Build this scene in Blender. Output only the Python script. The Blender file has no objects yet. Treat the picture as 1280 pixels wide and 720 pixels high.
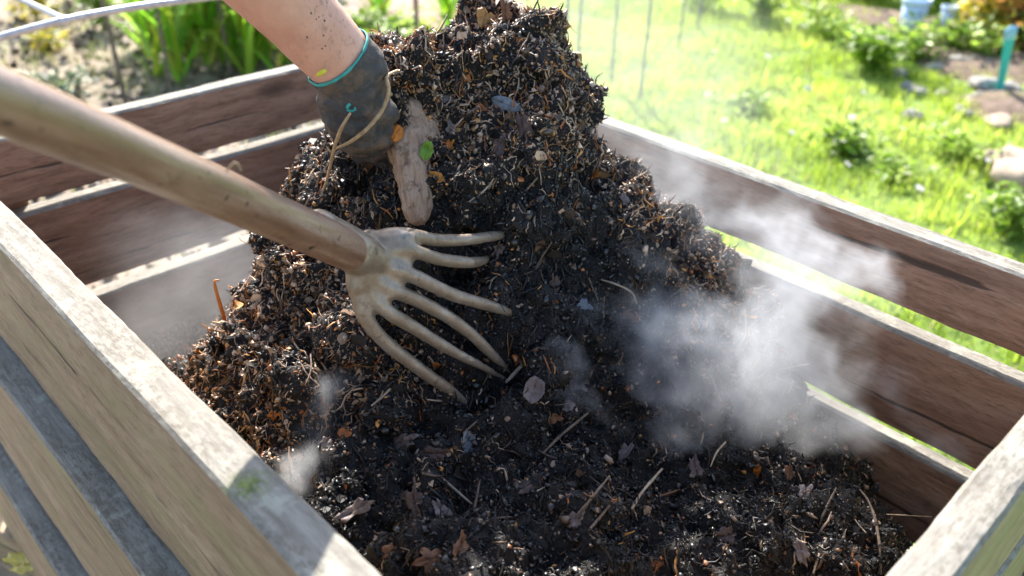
import bpy, bmesh, math, random
import numpy as np
from mathutils import Vector, Matrix, noise
from mathutils.bvhtree import BVHTree

random.seed(7)
rng = np.random.default_rng(7)
PI = math.pi
R = math.radians
scene = bpy.context.scene
COL = scene.collection

# ------------------------------------------------------------------ camera
ZT = 0.85                                   # height of the bin's rim above the ground
CR = np.array([[0.69082143, 0.72290475, 0.01320896],
               [0.38751007, -0.35476481, -0.85086889],
               [-0.61041109, 0.59291707, -0.525212]])       # rows: camera right, down, forward
CP = np.array([1.41411439, -0.22518802, 0.49340822 + ZT])
F = 1086.55

def ray(px, py):
    d = CR.T @ np.array([(px - 640) / F, (py - 360) / F, 1.0])
    return d / np.linalg.norm(d)
def P(px, py, dist):
    return Vector(CP + ray(px, py) * dist)
def PZ(px, py, z):
    d = ray(px, py)
    return Vector(CP + d * ((z - CP[2]) / d[2]))

cam = bpy.data.cameras.new('camera')
co = bpy.data.objects.new('camera', cam)
COL.objects.link(co)
m = Matrix(((CR[0][0], -CR[1][0], -CR[2][0], CP[0]),
            (CR[0][1], -CR[1][1], -CR[2][1], CP[1]),
            (CR[0][2], -CR[1][2], -CR[2][2], CP[2]),
            (0, 0, 0, 1)))
co.matrix_world = m
cam.sensor_width = 36
cam.lens = F / 1280 * 36
cam.clip_start = 0.02
cam.clip_end = 500
cam.dof.use_dof = True
cam.dof.focus_distance = 0.95
cam.dof.aperture_fstop = 3.8
cam.dof.aperture_blades = 0
scene.camera = co

# ------------------------------------------------------------------ light
SUN = Vector((-0.88, 0.57, 0.82)).normalized()           # towards the sun
w = bpy.data.worlds.new('World'); scene.world = w; w.use_nodes = True
nt = w.node_tree
bg = nt.nodes['Background']
sky = nt.nodes.new('ShaderNodeTexSky'); sky.sky_type = 'NISHITA'; sky.sun_disc = False
sky.sun_elevation = math.asin(SUN.z)
sky.sun_rotation = math.atan2(SUN.x, SUN.y)
sky.air_density = 1.0; sky.dust_density = 1.5
nt.links.new(sky.outputs[0], bg.inputs[0]); bg.inputs[1].default_value = 0.15
sl = bpy.data.lights.new('sun', 'SUN'); sl.energy = 5.0; sl.angle = R(0.5); sl.color = (1, 0.95, 0.87)
so = bpy.data.objects.new('sun', sl); COL.objects.link(so)
so.rotation_euler = SUN.to_track_quat('Z', 'Y').to_euler(); so.location = SUN * 20
scene.view_settings.view_transform = 'Standard'
scene.view_settings.look = 'None'
scene.view_settings.exposure = 1.5
scene.view_settings.gamma = 1
try: scene.view_settings.use_curve_mapping = False
except Exception: pass
cy = scene.cycles
cy.use_denoising = True
cy.max_bounces = 7; cy.diffuse_bounces = 4; cy.glossy_bounces = 2; cy.transmission_bounces = 4
cy.transparent_max_bounces = 8; cy.volume_bounces = 2
cy.volume_step_rate = 1.0; cy.volume_max_steps = 128
cy.use_adaptive_sampling = True; cy.adaptive_threshold = 0.02
cy.sample_clamp_indirect = 6

# ------------------------------------------------------------------ helpers
def props(o, label=None, cat=None, group=None, kind=None):
    if label: o['label'] = label
    if cat: o['category'] = cat
    if group: o['group'] = group
    if kind: o['kind'] = kind
    return o
def link(name, me, mat=None, parent=None, smooth=True):
    o = bpy.data.objects.new(name, me); COL.objects.link(o)
    if mat is not None:
        for mm in (mat if isinstance(mat, (list, tuple)) else [mat]):
            me.materials.append(mm)
    if smooth:
        me.polygons.foreach_set('use_smooth', [True] * len(me.polygons))
    if parent: o.parent = parent
    return o
def mesh(verts, faces):
    me = bpy.data.meshes.new('m'); me.from_pydata([tuple(v) for v in verts], [], faces); me.update(); return me
def empty(name, loc, label, cat, group=None, kind=None):
    o = bpy.data.objects.new(name, None); COL.objects.link(o); o.location = loc
    o.empty_display_size = .05
    props(o, label, cat, group, kind); return o
def keep(o, parent):
    """parent without moving (parents are only translated)"""
    o.parent = parent; o.location = o.location - parent.location
def copy_tree(o, parent=None):
    c = o.copy(); COL.objects.link(c)
    if parent: c.parent = parent
    for ch in list(o.children): copy_tree(ch, c)
    return c

def catmull(pts, n):
    pts = [Vector(p) for p in pts]
    if len(pts) < 3:
        return [pts[0].lerp(pts[-1], i / n) for i in range(n + 1)], [i / n for i in range(n + 1)]
    ext = [pts[0] * 2 - pts[1]] + pts + [pts[-1] * 2 - pts[-2]]
    out, ts = [], []
    seg = len(pts) - 1
    for i in range(n + 1):
        u = i / n * seg; k = min(int(u), seg - 1); t = u - k
        a, b, c, d = ext[k:k + 4]
        out.append(0.5 * ((2 * b) + (c - a) * t + (2 * a - 5 * b + 4 * c - d) * t * t + (3 * b - a - 3 * c + d) * t ** 3))
        ts.append(i / n)
    return out, ts
def tube(pts, radii, sides=10, n=24, flat=1.0, jit=0.0, up=None, seed=0):
    """swept closed tube; returns verts, faces. flat squeezes it along 'up'"""
    ps, ts = catmull(pts, n)
    rr = np.interp(ts, np.linspace(0, 1, len(radii)), radii)
    V, Fc = [], []
    upv = Vector(up) if up else Vector((0.13, 0.2, 0.97))
    for i, p in enumerate(ps):
        t = (ps[min(i + 1, n)] - ps[max(i - 1, 0)]).normalized()
        a = t.cross(upv)
        if a.length < 1e-3: a = t.cross(Vector((1, 0, 0)))
        a.normalize(); b = a.cross(t).normalized()
        for k in range(sides):
            th = 2 * PI * k / sides
            r = rr[i]
            if jit:
                r *= 1 + jit * noise.noise(Vector((p.x * 60 + seed, p.y * 60 + math.cos(th), p.z * 60 + math.sin(th))))
            V.append(p + a * (math.cos(th) * r) + b * (math.sin(th) * r * flat))
    for i in range(n):
        for k in range(sides):
            k2 = (k + 1) % sides
            Fc.append((i * sides + k, i * sides + k2, (i + 1) * sides + k2, (i + 1) * sides + k))
    # rounded ends
    for end, s in ((0, -1), (n, 1)):
        t = (ps[min(end + 1, n)] - ps[max(end - 1, 0)]).normalized() * s
        V.append(ps[end] + t * rr[end] * 0.5)
        c = len(V) - 1
        for k in range(sides):
            k2 = (k + 1) % sides
            f = (end * sides + k2, end * sides + k, c)
            Fc.append(f if s < 0 else f[::-1])
    return V, Fc
def tube_obj(name, pts, radii, mat, parent=None, **kw):
    v, f = tube(pts, radii, **kw)
    return link(name, mesh(v, f), mat, parent)
def baked(me, mods):
    """runs modifiers on a mesh and returns the resulting mesh"""
    o = bpy.data.objects.new('tmp', me); COL.objects.link(o)
    for typ, kw in mods:
        md = o.modifiers.new('m', typ)
        for k, v in kw.items(): setattr(md, k, v)
    dg = bpy.context.evaluated_depsgraph_get(); dg.update()
    out = bpy.data.meshes.new_from_object(o.evaluated_get(dg))
    bpy.data.objects.remove(o)
    return out
def capsule(V, Fc, p0, r0, p1, r1, sides=16, sx=1.0):
    p0, p1 = Vector(p0), Vector(p1)
    t = (p1 - p0)
    if t.length < 1e-6: t = Vector((0, 0, 1e-5))
    t.normalize()
    a = t.orthogonal().normalized(); b = t.cross(a)
    base = len(V); rings = []
    for k in range(0, 5):
        th = PI / 2 * k / 5 - PI / 2 + 0.25
        rings.append((p0 + t * math.sin(th) * r0, math.cos(th) * r0))
    for k in range(0, 5):
        th = PI / 2 * (k) / 5 + 0.02
        rings.append((p1 + t * math.sin(th) * r1, math.cos(th) * r1))
    for c, r in rings:
        for k in range(sides):
            th = 2 * PI * k / sides
            V.append(c + a * math.cos(th) * r + b * math.sin(th) * r)
    for i in range(len(rings) - 1):
        for k in range(sides):
            k2 = (k + 1) % sides
            Fc.append((base + i * sides + k, base + i * sides + k2, base + (i + 1) * sides + k2, base + (i + 1) * sides + k))
    Fc.append(tuple(base + k for k in range(sides))[::-1])
    Fc.append(tuple(base + (len(rings) - 1) * sides + k for k in range(sides)))
def fused(caps, voxel, smooth=4, factor=0.5):
    V, Fc = [], []
    for c in caps: capsule(V, Fc, *c)
    return baked(mesh(V, Fc), [('REMESH', dict(mode='VOXEL', voxel_size=voxel)), ('SMOOTH', dict(factor=factor, iterations=smooth))])
def displace(me, amps, seed=0):
    n = len(me.vertices)
    cv = np.empty(n * 3, np.float32); me.vertices.foreach_get('co', cv); cv = cv.reshape(-1, 3)
    nv = np.empty(n * 3, np.float32); me.vertices.foreach_get('normal', nv); nv = nv.reshape(-1, 3)
    d = np.zeros(n)
    for amp, fr in amps:
        d += amp * np.array([noise.noise(Vector((x * fr + seed, y * fr, z * fr))) for x, y, z in cv.tolist()])
    cv += nv * d[:, None]
    me.vertices.foreach_set('co', cv.ravel()); me.update()

# ------------------------------------------------------------------ materials
class N:
    """tiny node-tree writer"""
    def __init__(s, name):
        s.m = bpy.data.materials.new(name); s.m.use_nodes = True; s.t = s.m.node_tree
        s.b = s.t.nodes['Principled BSDF']; s.out = s.t.nodes['Material Output']
    def n(s, typ, **kw):
        x = s.t.nodes.new('ShaderNode' + typ)
        for k, v in kw.items(): setattr(x, k, v)
        return x
    def l(s, a, b): s.t.links.new(a, b)
    def coords(s, kind='Object'): return s.n('TexCoord').outputs[kind]
    def map(s, vec, scale=(1, 1, 1), loc=(0, 0, 0)):
        x = s.n('Mapping'); s.l(vec, x.inputs[0]); x.inputs['Scale'].default_value = scale; x.inputs['Location'].default_value = loc; return x.outputs[0]
    def noise(s, vec, scale, detail=4, rough=.55, dist=0.0, color=False):
        x = s.n('TexNoise'); s.l(vec, x.inputs['Vector']); x.inputs['Scale'].default_value = scale
        x.inputs['Detail'].default_value = detail; x.inputs['Roughness'].default_value = rough; x.inputs['Distortion'].default_value = dist
        return x.outputs['Color' if color else 'Fac']
    def ramp(s, fac, stops, interp='LINEAR'):
        x = s.n('ValToRGB'); s.l(fac, x.inputs[0]); r = x.color_ramp; r.interpolation = interp
        while len(r.elements) < len(stops): r.elements.new(0.5)
        for e, (p, c) in zip(r.elements, stops):
            e.position = p; e.color = (c if isinstance(c, (tuple, list)) else (c, c, c)) + ((1,) if not isinstance(c, (tuple, list)) or len(c) == 3 else ())
        return x.outputs[0]
    def mix(s, fac, a, b, mode='MIX'):
        x = s.n('Mix', data_type='RGBA', blend_type=mode)
        for i, v in ((0, fac), (6, a), (7, b)):
            if hasattr(v, 'is_linked') or hasattr(v, 'links'): s.l(v, x.inputs[i])
            else: x.inputs[i].default_value = v if i == 0 else tuple(v) + (1,)
        return x.outputs[2]
    def math(s, op, a, b=None, c=None, clamp=False):
        x = s.n('Math', operation=op, use_clamp=clamp)
        for i, v in enumerate((a, b, c)):
            if v is None: continue
            if isinstance(v, (int, float)): x.inputs[i].default_value = v
            else: s.l(v, x.inputs[i])
        return x.outputs[0]
    def vmath(s, op, a, b=None):
        x = s.n('VectorMath', operation=op)
        for i, v in enumerate((a, b)):
            if v is None: continue
            if isinstance(v, (tuple, list)): x.inputs[i].default_value = v
            else: s.l(v, x.inputs[i])
        return x.outputs['Value' if op in ('LENGTH', 'DOT_PRODUCT') else 'Vector']
    def bump(s, h, strength=.3, dist=.002):
        x = s.n('Bump'); s.l(h, x.inputs['Height']); x.inputs['Strength'].default_value = strength
        x.inputs['Distance'].default_value = dist; s.l(x.outputs[0], s.b.inputs['Normal']); return x
    def base(s, c):
        if isinstance(c, (tuple, list)): s.b.inputs['Base Color'].default_value = tuple(c) + (1,)
        else: s.l(c, s.b.inputs['Base Color'])
    def rough(s, r):
        if isinstance(r, (int, float)): s.b.inputs['Roughness'].default_value = r
        else: s.l(r, s.b.inputs['Roughness'])
    def rnd(s): return s.n('ObjectInfo').outputs['Random']

def wood(name, c_lo, c_mid, c_hi, algae=None, streak=1.0):
    q = N(name)
    v = q.coords()
    off = q.n('CombineXYZ'); r = q.rnd(); q.l(q.math('MULTIPLY', r, 7.0), off.inputs[0]); q.l(q.math('MULTIPLY', r, 3.1), off.inputs[1])
    v = q.vmath('ADD', v, off.outputs[0])
    warp = q.noise(v, 5, 3, color=True)
    v2 = q.vmath('ADD', v, q.vmath('MULTIPLY', q.vmath('SUBTRACT', warp, (.5, .5, .5)), (.03, .03, .03)))
    grain = q.noise(q.map(v2, (3.5, 28, 28)), 2.0, 9, .68)
    fine = q.noise(q.map(v2, (22, 150, 150)), 2.0, 5, .75)
    blotch = q.noise(q.map(v, (2.0, 5, 7)), 1.6, 4, .6)
    col = q.ramp(grain, [(.30, c_lo), (.5, c_mid), (.72, c_hi)])
    col = q.mix(q.ramp(fine, [(.38, .45), (.5, 0.0)]), col, tuple(x * .35 for x in c_lo))
    col = q.mix(q.ramp(blotch, [(.45, 0.0), (.75, .5)]), col, tuple(x * .55 for x in c_mid))
    # knots
    vo = q.n('TexVoronoi', feature='F1'); q.l(q.map(v2, (3.2, 9, 9)), vo.inputs['Vector']); vo.inputs['Scale'].default_value = 1.0
    kn = q.ramp(vo.outputs['Distance'], [(.06, 1.0), (.17, 0.0)])
    col = q.mix(q.math('MULTIPLY', kn, .7), col, tuple(x * .3 for x in c_lo))
    # long drying cracks
    cr = q.noise(q.map(v2, (1.3, 55, 55)), 1.0, 2, .5)
    crk = q.ramp(cr, [(.30, 1.0), (.345, 0.0)])
    col = q.mix(q.math('MULTIPLY', crk, .8), col, (.02, .014, .01))
    if algae:
        ag = q.noise(q.map(v, (2, 6, 9)), 1.3, 5, .65)
        col = q.mix(q.ramp(ag, [(.48, 0.0), (.68, .55)]), col, algae)
    q.base(col); q.rough(.75)
    h = q.math('ADD', q.math('MULTIPLY', grain, .5), q.math('MULTIPLY', fine, .6))
    h = q.math('SUBTRACT', h, q.math('MULTIPLY', crk, .8))
    q.bump(h, .55, .0016)
    return q.m
def wood_top(name, moss=()):
    q = N(name)
    v0 = q.coords()
    off = q.n('CombineXYZ'); r = q.rnd(); q.l(q.math('MULTIPLY', r, 7.0), off.inputs[0]); q.l(q.math('MULTIPLY', r, 3.1), off.inputs[1])
    v = q.vmath('ADD', v0, off.outputs[0])
    g = q.noise(q.map(v, (5, 45, 45)), 2.0, 6, .65)
    sp = q.noise(q.map(v, (55, 130, 130)), 1.6, 6, .7)
    pat = q.noise(q.map(v, (4, 22, 22)), 1.5, 4, .6)
    col = q.ramp(g, [(.3, (.155, .138, .112)), (.5, (.245, .225, .19)), (.7, (.32, .30, .255))])
    dark = q.math('MULTIPLY', q.ramp(sp, [(.43, 1.0), (.53, 0.0)]), q.ramp(pat, [(.38, .2), (.56, .95)]))
    col = q.mix(q.math('MULTIPLY', dark, .7), col, (.12, .10, .072))
    li = q.ramp(q.noise(v, 26, 5, .7), [(.56, 0.0), (.66, .5)])
    col = q.mix(li, col, (.42, .43, .34))
    for (c, rr) in moss:
        d = q.vmath('LENGTH', q.vmath('SUBTRACT', v0, c))
        d = q.math('ADD', d, q.math('MULTIPLY', q.math('SUBTRACT', q.noise(v0, 70, 5, .7), .5), rr * 1.6))
        mk = q.math('MULTIPLY', q.ramp(q.math('DIVIDE', d, rr), [(.3, .9), (1.0, 0.0)]), q.ramp(q.noise(v0, 160, 4, .7), [(.38, .2), (.55, 1.0)]))
        col = q.mix(mk, col, q.ramp(q.noise(v0, 120, 3), [(.35, (.05, .085, .01)), (.65, (.20, .24, .04))]))
    q.base(col); q.rough(.85)
    q.bump(q.math('ADD', g, q.math('MULTIPLY', sp, .9)), .7, .002)
    return q.m
def simple(name, stops, scale=20, rough=.7, bump=.3, bdist=.001, coords='Object', detail=4, rand=True, spec=.5, trans=0, sub=0):
    q = N(name); v = q.coords(coords)
    if rand:
        off = q.n('CombineXYZ'); q.l(q.math('MULTIPLY', q.rnd(), 9.0), off.inputs[0]); v = q.vmath('ADD', v, off.outputs[0])
    f = q.noise(v, scale, detail, .6)
    q.base(q.ramp(f, stops)); q.rough(rough); q.b.inputs['Specular IOR Level'].default_value = spec
    if bump: q.bump(q.noise(v, scale * 2.3, 5, .65), bump, bdist)
    if sub:
        q.b.inputs['Subsurface Weight'].default_value = sub; q.b.inputs['Subsurface Radius'].default_value = (.012, .005, .003); q.b.inputs['Subsurface Scale'].default_value = 1.0
    if trans: add_trans(q, trans)
    return q.m
def add_trans(q, amt, tint=None):
    tr = q.n('BsdfTranslucent'); mx = q.n('MixShader'); mx.inputs[0].default_value = amt
    lk = q.b.inputs['Base Color'].links
    if lk: q.l(lk[0].from_socket, tr.inputs[0])
    else: tr.inputs[0].default_value = q.b.inputs['Base Color'].default_value
    q.l(q.b.outputs[0], mx.inputs[1]); q.l(tr.outputs[0], mx.inputs[2]); q.l(mx.outputs[0], q.out.inputs[0])
def attr_mat(name, rough=.7, trans=0, spec=.4, var=.0, scale=200):
    q = N(name); a = q.n('Attribute', attribute_name='tint')
    c = a.outputs['Color']
    if var:
        c = q.mix(var, c, q.ramp(q.noise(q.coords(), scale, 3), [(.35, .25), (.65, 1.0)]), 'MULTIPLY')
    q.base(c); q.rough(rough); q.b.inputs['Specular IOR Level'].default_value = spec
    if trans: add_trans(q, trans)
    return q.m

M_in = wood('wood_inside', (.17, .085, .048), (.33, .18, .115), (.45, .28, .19))
M_out = wood('wood_outside', (.20, .135, .078), (.34, .245, .150), (.44, .34, .225), algae=(.26, .26, .11))
M_top = wood_top('weathered_top')

# ------------------------------------------------------------------ the compost bin
def board(name, p0, p1, thick, z0, z1, side=1, mats=None, parent=None, label=None, seed=0, n=60, jit=.0012):
    """board from p0 to p1 (the face line), thickness to the side given, own local frame: x along, y across, z up"""
    p0 = Vector((p0[0], p0[1], 0)); p1 = Vector((p1[0], p1[1], 0))
    d = p1 - p0; L = d.length; ang = math.atan2(d.y, d.x)
    hz = (z1 - z0) / 2; hy = thick / 2; r = .0035
    prof = []                                   # cross-section (y, z)
    def line(a, b, k): return [(a[0] + (b[0] - a[0]) * i / k, a[1] + (b[1] - a[1]) * i / k) for i in range(k)]
    c = [(-hy + r, -hz), (hy - r, -hz), (hy, -hz + r), (hy, hz - r), (hy - r, hz), (-hy + r, hz), (-hy, hz - r), (-hy, -hz + r)]
    ks = [2, 1, 8, 1, 4, 1, 8, 1]
    slot = []
    for i in range(8):
        prof += line(c[i], c[(i + 1) % 8], ks[i]); slot += [1 if i in (3, 4, 5) else 0] * ks[i]
    V, Fc, mi = [], [], []
    m_ = len(prof)
    for i in range(n + 1):
        x = -L / 2 + L * i / n
        bend = .0018 * noise.noise(Vector((x * 2.5 + seed * 3.3, seed, 0)))
        for (y, z) in prof:
            j = jit * noise.noise(Vector((x * 9 + seed, y * 60, z * 40)))
            j2 = jit * 1.4 * noise.noise(Vector((x * 35 + seed, y * 90, z * 90 + 7)))
            sgy = 1 if y > 0 else -1; sgz = 1 if z > 0 else -1
            corner = max(0, 1 - min(hy - abs(y), .006) / .006) * max(0, 1 - min(hz - abs(z), .006) / .006)
            V.append((x, y + sgy * j - sgy * abs(j2) * corner * 2 + bend, z + sgz * j * .8 - sgz * abs(j2) * corner * 2))
    for i in range(n):
        for k in range(m_):
            k2 = (k + 1) % m_
            Fc.append((i * m_ + k, (i + 1) * m_ + k, (i + 1) * m_ + k2, i * m_ + k2)); mi.append(slot[k])
    Fc.append(tuple(range(m_))); mi.append(0)
    Fc.append(tuple(n * m_ + k for k in range(m_))[::-1]); mi.append(0)
    me = mesh(V, Fc)
    o = link(name, me, mats or [M_in, M_top], None, smooth=False)
    me.polygons.foreach_set('material_index', mi)
    mid = (p0 + p1) / 2; nrm = Vector((-math.sin(ang), math.cos(ang), 0)) * side
    o.location = mid + nrm * hy; o.location.z = (z0 + z1) / 2; o.rotation_euler.z = ang
    if parent: keep(o, parent)
    if label: o['label'] = label
    return o

BIN = empty('compost_bin', (.65, .39, 0), 'open slatted timber compost bin with weathered pale rims holding the dark heap', 'compost bin')
XA, XD, YA, YC = 0.0, 1.30, 0.0, 0.775
TH = .042
moss_local = (PZ(314, 607, ZT) - Vector((.65, -.021, ZT)))
M_topA = wood_top("weathered_top_mossy", moss=(((moss_local.x, moss_local.y, .11), .022),))
# front-left wall A: y from -TH to 0
board('board', (-.045, -.042), (XD + .04, -.042), TH, ZT - .228, ZT, 1, [M_out, M_topA], BIN, 'broad front rim board with a green moss patch on its bright top', seed=1, n=90)
board('board', (-.045, -.074), (XD + .04, -.074), .052, ZT - .505, ZT - .240, 1, [M_out, M_top], BIN, seed=2)
board('board', (-.045, -.104), (XD + .04, -.104), .052, ZT - .80, ZT - .515, 1, [M_out, M_top], BIN, seed=3)
# back-right wall C: inner face y = YC
for k, (a, b) in enumerate(((-.100, 0), (-.278, -.134), (-.445, -.303), (-.63, -.475), (-.82, -.66))):
    board('board', (-.04, YC), (XD + .04, YC), .034, ZT + b - (b - a), ZT + b, 1, None, BIN, seed=10 + k)
# back-left wall B: inner face x = .04 .. outer x = 0
for k, (a, b) in enumerate(((-.105, 0), (-.276, -.124), (-.455, -.302), (-.63, -.475), (-.82, -.66))):
    board('board', (.036, .002), (.036, YC - .002), .036, ZT + a, ZT + b, 1, None, BIN, seed=20 + k, n=50)
# front-right wall D: inner face x = XD
for k, (a, b) in enumerate(((-.14, .003), (-.31, -.165), (-.50, -.34), (-.68, -.53))):
    board('board', (XD + .037, .002), (XD + .037, YC - .002), .037, ZT + a, ZT + b, 1, [M_out, M_top], BIN, 'pale rim board at the near right corner' if k == 0 else None, seed=30 + k, n=50)
# corner posts inside the corners
for k, (x, y) in enumerate(((-.026, .04), (-.026, YC - .06), (XD + .062, YC - .06), (XD + .062, .04))):
    board('corner_post', (x - .024, y), (x + .024, y), .045, 0.0, ZT - .035, 1, None, BIN, seed=40 + k, n=4)

# ------------------------------------------------------------------ compost heap
CTRL = [(640, 700, .86), (800, 700, .91), (1000, 700, .98), (1115, 690, 1.06), (500, 700, .86), (640, 600, .95), (800, 600, 1.0), (950, 600, 1.06),
        (1045, 615, 1.14), (500, 600, .93), (420, 620, .90), (600, 500, 1.0), (750, 500, 1.04), (900, 490, 1.11), (1000, 500, 1.2), (460, 500, .98),
        (350, 540, .97), (270, 495, 1.03), (300, 420, 1.07), (380, 400, 1.03), (480, 400, 1.0), (600, 400, 1.02), (700, 400, 1.04), (820, 400, 1.1),
        (890, 380, 1.16), (890, 318, 1.24), (830, 275, 1.22), (740, 270, 1.12), (640, 310, 1.04), (550, 310, 1.02), (450, 310, 1.02), (350, 335, 1.08),
        (1000, 475, 1.24), (1058, 575, 1.215), (1105, 650, 1.2)]
cps = [P(*c) for c in CTRL]
cps += [Vector((.22, .30, ZT - .39)), Vector((.08, .10, ZT - .42)), Vector((.08, .30, ZT - .41)), Vector((.08, .68, ZT - .36)), Vector((.36, .70, ZT - .18)), Vector((.42, .40, ZT - .10)),
        Vector((.30, .52, ZT - .25)), Vector((.28, .08, ZT - .40)), Vector((.56, .76, ZT - .08)), Vector((1.28, .03, ZT - .30)), Vector((1.28, .4, ZT - .34)),
        Vector((1.28, .75, ZT - .52)), Vector((1.16, .76, ZT - .45)), Vector((1.28, .58, ZT - .43)), Vector((.42, .02, ZT - .33)), Vector((.9, .02, ZT - .24)), Vector((.68, .02, ZT - .26)), Vector((.60, .52, ZT + .05)),
        Vector((1.05, .76, ZT - .35)), Vector((.8, .77, ZT - .11))]
X = np.array([[p.x, p.y] for p in cps]); Zc = np.array([p.z for p in cps])
def phi(r): return np.where(r > 1e-9, r * r * np.log(np.maximum(r, 1e-9)), 0)
n_ = len(X)
D_ = np.linalg.norm(X[:, None] - X[None], axis=2)
A_ = np.zeros((n_ + 3, n_ + 3)); A_[:n_, :n_] = phi(D_) + np.eye(n_) * .0012
A_[:n_, n_] = 1; A_[:n_, n_ + 1:] = X; A_[n_, :n_] = 1; A_[n_ + 1:, :n_] = X.T
W_ = np.linalg.solve(A_, np.append(Zc, [0, 0, 0]))
gx = np.linspace(.045, XD - .004, 250); gy = np.linspace(.004, YC - .004, 150)
GX, GY = np.meshgrid(gx, gy, indexing='ij')
Q = np.stack([GX.ravel(), GY.ravel()], 1)
HZ = phi(np.linalg.norm(Q[:, None] - X[None], axis=2)) @ W_[:n_] + W_[n_] + Q @ W_[n_ + 1:]
HZ = np.clip(HZ, ZT - .55, ZT + .12).reshape(GX.shape)
def slab(GX, GY, HZ, zb):
    a, b = GX.shape
    V = [(GX[i, j], GY[i, j], HZ[i, j]) for i in range(a) for j in range(b)] + [(GX[i, j], GY[i, j], zb) for i in (0, a - 1) for j in (0, b - 1)]
    Fc = [(i * b + j, (i + 1) * b + j, (i + 1) * b + j + 1, i * b + j + 1) for i in range(a - 1) for j in range(b - 1)]
    c = a * b
    Fc.append(tuple([c, c + 2] + [i * b for i in range(a - 1, -1, -1)]))
    Fc.append(tuple([c + 3, c + 1] + [i * b + b - 1 for i in range(a)]))
    Fc.append(tuple([c + 1, c] + [j for j in range(b)]))
    Fc.append(tuple([c + 2, c + 3] + [(a - 1) * b + j for j in range(b - 1, -1, -1)]))
    Fc.append((c, c + 1, c + 3, c + 2))
    return V, Fc
V, Fc = slab(GX, GY, HZ, ZT - .62)
lumps = [  # px, py, dist, radius px
    (600, 112, 1.14, 74), (632, 112, 1.14, 66), (560, 125, 1.13, 66), (502, 106, 1.05, 36), (530, 98, 1.12, 40), (494, 146, 1.05, 26), (655, 105, 1.15, 52), (692, 125, 1.15, 48), (640, 195, 1.13, 98), (668, 215, 1.13, 78), (520, 128, 1.12, 52), (500, 190, 1.13, 62),
    (575, 250, 1.10, 105), (450, 250, 1.14, 58), (425, 235, 1.15, 42), (490, 280, 1.12, 72), (660, 300, 1.10, 100), (740, 310, 1.13, 88), (805, 318, 1.17, 66),
    (640, 85, 1.15, 58), (615, 60, 1.15, 42), (700, 150, 1.14, 46), (715, 200, 1.14, 34), (570, 92, 1.14, 42), (395, 255, 1.16, 24), (640, 370, 1.10, 110), (862, 345, 1.20, 50),
    (520, 360, 1.10, 100), (410, 350, 1.10, 68), (365, 370, 1.10, 50), (320, 425, 1.09, 42)]
for (x, y, d, r) in lumps:
    c = P(x, y, d); rr = r * d / F
    capsule(V, Fc, c, rr, c + Vector((0, 0, .002)), rr, 20)
rq = random.Random(5)
for k in range(150):                                     # loose clods sitting on and out of the flanks
    (x, y, d, r_) = rq.choice(lumps); an = rq.uniform(0, 2 * PI)
    c = P(x, y, d) + Vector((rq.gauss(0, 1), rq.gauss(0, 1), rq.gauss(.2, .8))).normalized() * (r_ * d / F * rq.uniform(.86, 1.06))
    if c.y < .03 or c.y > YC - .03 or c.x < .2: continue
    if 480 < x < 540 and y < 200 and c.y < .36: continue
    rr = rq.uniform(.010, .024); off = Vector((rq.gauss(0, 1), rq.gauss(0, 1), rq.gauss(0, 1))) * rr * .4
    capsule(V, Fc, c, rr, c + off, rr * rq.uniform(.6, 1), 14)
for k in range(60):
    i_, j_ = rq.randrange(70, 245), rq.randrange(8, 142); rr = rq.uniform(.010, .026)
    c = Vector((GX[i_, j_], GY[i_, j_], HZ[i_, j_] + rr * .1)); capsule(V, Fc, c, rr, c + Vector((rq.gauss(0, rr * .5), rq.gauss(0, rr * .5), 0)), rr * .8, 14)
me = baked(mesh(V, Fc), [('REMESH', dict(mode='VOXEL', voxel_size=.0048)), ('SMOOTH', dict(factor=.5, iterations=6))])
displace(me, [(.024, 9), (.022, 22), (.019, 48), (.010, 100)], 3.1)
# keep it inside the bin
nv = len(me.vertices); cv = np.empty(nv * 3, np.float32); me.vertices.foreach_get('co', cv); cv = cv.reshape(-1, 3)
cv[:, 1] = np.clip(cv[:, 1], .003, YC - .003); cv[:, 0] = np.clip(cv[:, 0], .04, XD - .003)
me.vertices.foreach_set('co', cv.ravel()); me.update()
q = N('compost_core'); v = q.coords()
q.base(q.ramp(q.noise(v, 60, 6, .7), [(.35, (.004, .003, .003)), (.55, (.010, .007, .005)), (.75, (.03, .019, .012))])); q.rough(.8)
q.bump(q.noise(v, 140, 6, .7), 1.0, .006)
M_core = q.m
HEAP = link('compost_heap', me, M_core)
props(HEAP, 'tall steaming heap of dark crumbly compost filling the timber bin', 'compost heap')
bvh = BVHTree.FromPolygons([tuple(c) for c in cv.tolist()], [tuple(p.vertices) for p in me.polygons])
def hit(px, py, lift=0.0):
    d = Vector(ray(px, py)); loc, nrm, i, dist = bvh.ray_cast(Vector(CP), d)
    if loc is None: return None, None
    if nrm.dot(d) > 0: nrm = -nrm
    return loc + nrm * lift, nrm

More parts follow.
